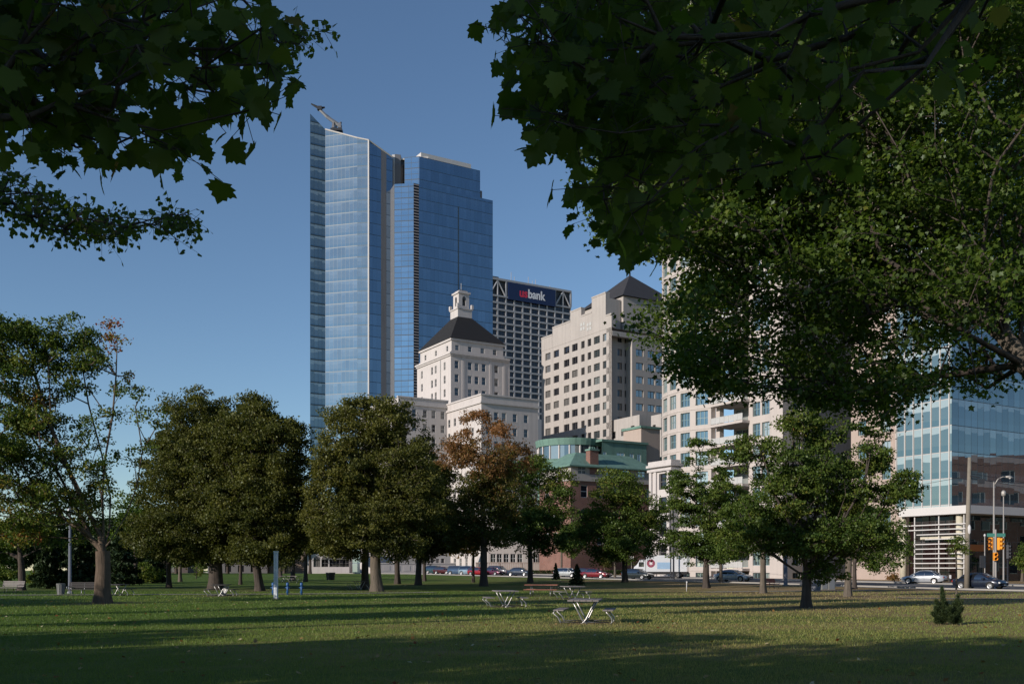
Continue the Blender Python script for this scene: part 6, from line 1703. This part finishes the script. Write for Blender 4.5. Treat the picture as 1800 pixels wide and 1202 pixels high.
# ------------------------------------------------------------------ maples whose limbs hang into the view
def in_poly(P, x, y):
    c = False; j = len(P) - 1
    for i in range(len(P)):
        if (P[i][1] > y) != (P[j][1] > y) and x < (P[j][0] - P[i][0]) * (y - P[i][1]) / (P[j][1] - P[i][1]) + P[i][0]: c = not c
        j = i
    return c
def sample_poly(P, n, g, dfun=None):
    xs, ys = [p[0] for p in P], [p[1] for p in P]; out = []
    while len(out) < n:
        x, y = g.uniform(min(xs), max(xs)), g.uniform(min(ys), max(ys))
        if in_poly(P, x, y) and (dfun is None or g.uniform() < dfun(x, y)): out.append((x, y))
    return np.array(out)
BIGLEAF = leaf_mat('leaves_maple_near', [(0, (.042, .072, .014)), (.5, (.088, .13, .022)), (.85, (.14, .19, .03)), (1, (.20, .15, .045))], .58, .015)
MIDLEAF = leaf_mat('leaves_maple', [(0, (.026, .046, .010)), (.5, (.068, .115, .018)), (.8, (.125, .175, .028)), (1, (.20, .18, .036))], .5, .02)

def overhang(root, pts, chain, leafsize, per, spread, shape, mat, bark, g, twig, r0, upright=.0, expo=.45, flatness=0):
    """limbs through the sampled points, leaves hung on them"""
    A, pa, ids = grow(pts, chain, g, .10)
    rr, cnt = branch_radii(pa, len(A), twig, r0, expo)
    sel = np.arange(1, len(A))
    R1 = rr[sel]; R0 = np.minimum(rr[pa[sel]], R1 * 1.5 + .004)
    link('branches', tubes_mesh('branch', A[pa[sel]], A[sel], R0, R1, 7, bark), root)
    npc = np.maximum(1, g.poisson(per, len(pts))); idx = np.repeat(np.arange(len(pts)), npc)
    n = len(idx)
    C = np.array(pts)[idx] + g.normal(0, spread, (n, 3)) * np.array([1, 1, .45 if flatness else .8])
    if not flatness:
        P0, P1 = np.array(pts)[idx], C
        link('leaf_stalks', tubes_mesh('leaf_stalk', P0, P1, np.full(n, .0016), np.full(n, .0012), 4, bark), root)
    ax = unit(g.normal(0, .62, (n, 3)) + np.array([0, 0, -.85]))
    nr = unit(g.normal(0, .7, (n, 3)) + np.array([-.15, -.55, .35]))
    if flatness:
        ax = unit(g.normal(0, .8, (n, 3)) * np.array([1, 1, .6]) + np.array([0, 0, -.38]))
        nr = unit(g.normal(0, .5, (n, 3)) + np.array([-.12, -.22, .6]))
    sd = unit(np.cross(ax, nr)); nr = np.cross(sd, ax)
    V, Fc, k = shaped_leaves(C, shape, leafsize, g, ax, sd, nr)
    tint = np.clip(g.normal(.5, .16, n), 0, 1)
    link('crown', fast_mesh('crown', V, Fc, mat, np.repeat(tint, k)), root)

def w_pts(uv, D):
    D = np.broadcast_to(D, (len(uv),)); return np.stack([(uv[:, 0] - CX) / F * D, D, EYE + (HZ - uv[:, 1]) / F * D], 1)
def shade_crown(root, blobs, n, leaf, mat, g):
    """the part of a crown outside the picture, coarser leaves"""
    C = []
    for cx, cy, cz, r in blobs:
        d = unit(g.normal(0, 1, (n, 3))); C.append(np.array([cx, cy, cz]) + d * (g.uniform(0, 1, n) ** .4)[:, None] * np.array([r, r, r * .8]))
    C = np.concatenate(C); V, Fc = small_leaves(C, leaf, g, .4)
    link('crown', fast_mesh('crown', V, Fc, mat, np.repeat(g.uniform(0, 1, len(C)), 4)), root)

OV = 'trees overhanging the camera'
# left: maple close overhead
g = np.random.default_rng(101)
t = thing('overhanging_maple', 'maple hanging large dark lobed leaves across the upper corner of sky', 'tree', (0, 0, 0), 0, OV)
PL = [(-60, -60), (430, -60), (445, 0), (448, 30), (466, 60), (480, 110), (474, 148), (455, 150), (462, 190), (466, 208), (440, 216), (430, 190), (398, 175), (372, 192), (350, 185), (335, 215), (320, 240), (330, 285), (300, 262), (255, 245), (205, 258), (150, 270), (95, 262), (30, 235), (-60, 240)]
dl = lambda x, y: 1.0 if x + y * .6 < 330 else .75
uv = sample_poly(PL, 270, g, dl); pts = w_pts(uv, g.uniform(3.1, 5.2, len(uv)))
chain = [(-4.6, .2, -.1), (-4.5, .3, 1.5), (-4.2, .6, 3.0), (-3.4, 2.2, 4.6), (-2.6, 3.6, 4.9)]
overhang(t, pts, chain, .082, 4.2, .075, MAPLE, BIGLEAF, B2, g, .0028, .05)
trunk_mb([np.array(p) for p in chain[:4]], [.34, .22, .18, .09], 14, g).obj('trunk', B2, t, True)
shade_crown(t, [(-8, -3, 6.5, 3.6), (-5, -4, 8, 3.6), (-10, -7, 9, 4.5), (-3, -2.5, 7.5, 3), (-12, -2, 8, 4)], 600, .24, MIDLEAF, g)
# left: ginkgo spray
g = np.random.default_rng(102)
t = thing('ginkgo_tree', 'ginkgo reaching in with a spray of small fan leaves below the maple', 'tree', (0, 0, 0), 0, OV)
GL = [(-40, 285), (40, 300), (80, 335), (130, 360), (190, 372), (260, 385), (300, 372), (342, 372), (346, 410), (320, 432), (290, 400), (240, 395), (215, 425), (160, 425), (110, 418), (60, 398), (20, 375), (-40, 360)]
G2 = [(455, 30), (500, 42), (560, 44), (578, 52), (560, 66), (520, 78), (495, 90), (470, 70)]
uv = np.concatenate([sample_poly(GL, 230, g), sample_poly(G2, 55, g)]); D = np.concatenate([g.uniform(7.6, 9.0, 230), g.uniform(7.8, 8.6, 55)])
pts = w_pts(uv, D)
chain = [(-9.5, 7.5, -.1), (-9.4, 7.6, 2.5), (-8.6, 7.9, 4.6), (-6.5, 8.2, 5.2), (-4.9, 8.3, 5.0)]
up_ = [(-6.0, 8.3, 6.4), (-4.0, 8.2, 6.5), (-2.4, 8.2, 6.6)]
overhang(t, np.concatenate([pts, np.array(up_)]), chain, .062, 5.0, .075, FAN, BIGLEAF, B2, g, .003, .05)
trunk_mb([np.array(p) for p in chain[:4]], [.3, .2, .15, .05], 14, g).obj('trunk', B2, t, True)
# right: maple close overhead
g = np.random.default_rng(103)
t = thing('overhanging_maple', 'maple hanging dark lobed leaves over the middle of the picture and the apartment tower', 'tree', (0, 0, 0), 0, OV)
PR = [(895, -60), (902, 30), (912, 60), (900, 130), (918, 165), (955, 205), (965, 245), (998, 250), (1030, 290), (1055, 335), (1080, 395), (1098, 445), (1125, 444), (1160, 420), (1200, 395), (1240, 400), (1270, 330), (1340, 300), (1420, 285), (1475, 265), (1480, 200), (1540, 150), (1600, 150), (1640, 175), (1690, 130), (1700, 60), (1760, 0), (1800, -60)]
dr = lambda x, y: (1.0 if x < 1250 else .36) * (1 if y < 330 or x < 1130 else .45)
uv = sample_poly(PR, 560, g, dr); pts = w_pts(uv, g.uniform(3.4, 6.6, len(uv)))
chain = [(3.6, -.6, -.1), (3.6, -.4, 1.6), (3.4, .4, 3.6), (2.9, 2.2, 5.2), (2.2, 4.0, 5.6)]
overhang(t, pts, chain, .082, 4.4, .085, MAPLE, BIGLEAF, B2, g, .0028, .06)
trunk_mb([np.array(p) for p in chain[:4]], [.36, .24, .2, .1], 14, g).obj('trunk', B2, t, True)
shade_crown(t, [(5, -2, 8, 3.2), (2, -1.5, 7.6, 2.6), (0, 0, 8.2, 2.4)], 260, .22, MIDLEAF, g)
# right: larger maple with its sunlit limb
g = np.random.default_rng(104)
t = thing('spreading_maple', 'large spreading maple whose lit pale limb rises over the glass block', 'tree', (0, 0, 0), 0, OV)
PM = [(1245, -40), (1150, 120), (1080, 230), (1030, 320), (1058, 372), (1068, 420), (1096, 440), (1140, 448), (1204, 448), (1214, 500), (1165, 530), (1100, 552), (1110, 568), (1125, 592), (1168, 612), (1180, 645), (1215, 672), (1240, 692), (1285, 690), (1330, 700), (1392, 688), (1430, 720), (1500, 712), (1530, 742), (1565, 752), (1590, 700), (1640, 690), (1690, 672), (1716, 700), (1752, 680), (1800, 650), (1860, 640), (1860, -40)]
def dm(x, y):
    d = 1.0
    if x > 1560 and y > 535: d = .5
    if 1630 < x < 1760 and 560 < y < 640: d = .2
    if 1250 < x < 1420 and 570 < y < 640: d = .55
    if 1210 < x < 1330 and 520 < y < 580: d = .5
    return d
nb = 560; uv = sample_poly(PM, nb, g, dm); bc = w_pts(uv, g.uniform(12.8, 20.5, nb))
sz = g.uniform(.45, 1.15, nb)
q = g.normal(0, .5, (nb, 13, 3)); sub = bc[:, None] + q * sz[:, None, None] * np.array([1, 1, .34]); sub[..., 2] -= .25 * sz[:, None] * (q[..., 0] ** 2 + q[..., 1] ** 2)
sub = sub.reshape(-1, 3); pu, pv = CX + sub[:, 0] / sub[:, 1] * F, HZ - (sub[:, 2] - EYE) / sub[:, 1] * F
pts = sub[[in_poly(PM, a_, b_) for a_, b_ in zip(pu, pv)]]
limb = w_pts(np.array([(1930, 760), (1800, 640), (1765, 590), (1725, 560), (1640, 500), (1560, 440)]), np.array([13.6, 13.6, 13.8, 14.2, 15, 16]))
chain = [(9.3, 13.2, -.1), (9.2, 13.3, 1.4), (8.9, 13.4, 2.6)] + [tuple(q) for q in limb]
extra = [tuple(q) for q in w_pts(np.array([(1700, 20), (1500, 80), (1350, 260), (1450, 420), (1300, 400), (1180, 380), (1640, 330), (1720, 220)]), np.array([14.5, 15.5, 16.5, 15.5, 16.5, 17, 15, 14.5]))]
overhang(t, np.concatenate([np.array(extra), pts]), chain, .070, 32, .17, STAR, MIDLEAF, B2, g, .0042, .10, expo=.42, flatness=1)
tl = [np.array(p) for p in chain]
trunk_mb(tl[:3] + [tl[3], tl[4], tl[5], tl[6], tl[7]], [.40, .30, .26, .16, .125, .115, .09, .06], 14, g).obj('trunk', B3, t, True)

shade_crown(t, [(5, 12, 13.6, 2.4), (9, 13, 14.6, 3), (13, 17, 16, 4), (6, 17, 16.5, 3.0), (1, 10.5, 12.2, 2.0)], 1100, .2, MIDLEAF, g)

# trees beside and behind the camera that shade the foreground
SH = 'shade trees outside the frame'
def shade_tree(X, Y, h, r, seed, zb=None):
    g = np.random.default_rng(seed); t = thing('shade_tree', 'tree standing out of the picture that throws its shade across the lawn', 'tree', (X, Y, 0), 0, SH)
    trunk_mb([np.array([0, 0, -.1]), np.array([.05, 0, h * .2]), np.array([0, .1, h * .45]), np.array([.1, 0, h * .8])], [.42, .3, .24, .08], 12, g).obj('trunk', B2, t, True)
    zb = h * .2 if zb is None else zb; rz = (h - zb) / 2
    n = int(260 * r * rz); d = unit(g.normal(0, 1, (n, 3))); rad = g.uniform(0, 1, n) ** .4 * (1 + .2 * np.sin(d[:, 0] * 6 + seed) * np.cos(d[:, 2] * 5))
    C = np.array([0, 0, zb + rz]) + d * rad[:, None] * np.array([r, r, rz]); V, Fc = small_leaves(C, .42, g, .4)
    link('crown', fast_mesh('crown', V, Fc, LG, np.repeat(g.uniform(.2, .6, n), 4)), t)
for i, a in enumerate([(-39.6, 2.8, 13, 4.5), (-26.8, 2.4, 13, 4.5), (-19.8, -3.6, 14.6, 5.5), (-10.2, -6.4, 12.6, 5.0), (-35.8, 14.4, 15.8, 2.4, None, 9.0), (-44, -6, 14, 5), (-30, -16, 16, 6.5), (-62, 30, 15, 6.5), (-50, 31, 12, 4), (-75, 52, 15, 7), (-16, -14, 14, 6), (-29, 30.6, 17, 2.4, None, 7), (-18.8, 28.4, 16, 2.0, None, 8), (-16, 23, 16, 1.6, None, 9), (-21.4, 35.2, 17.5, 1.9, None, 8)]):
    shade_tree(*a[:4], 200 + i, a[5] if len(a) > 5 else None)
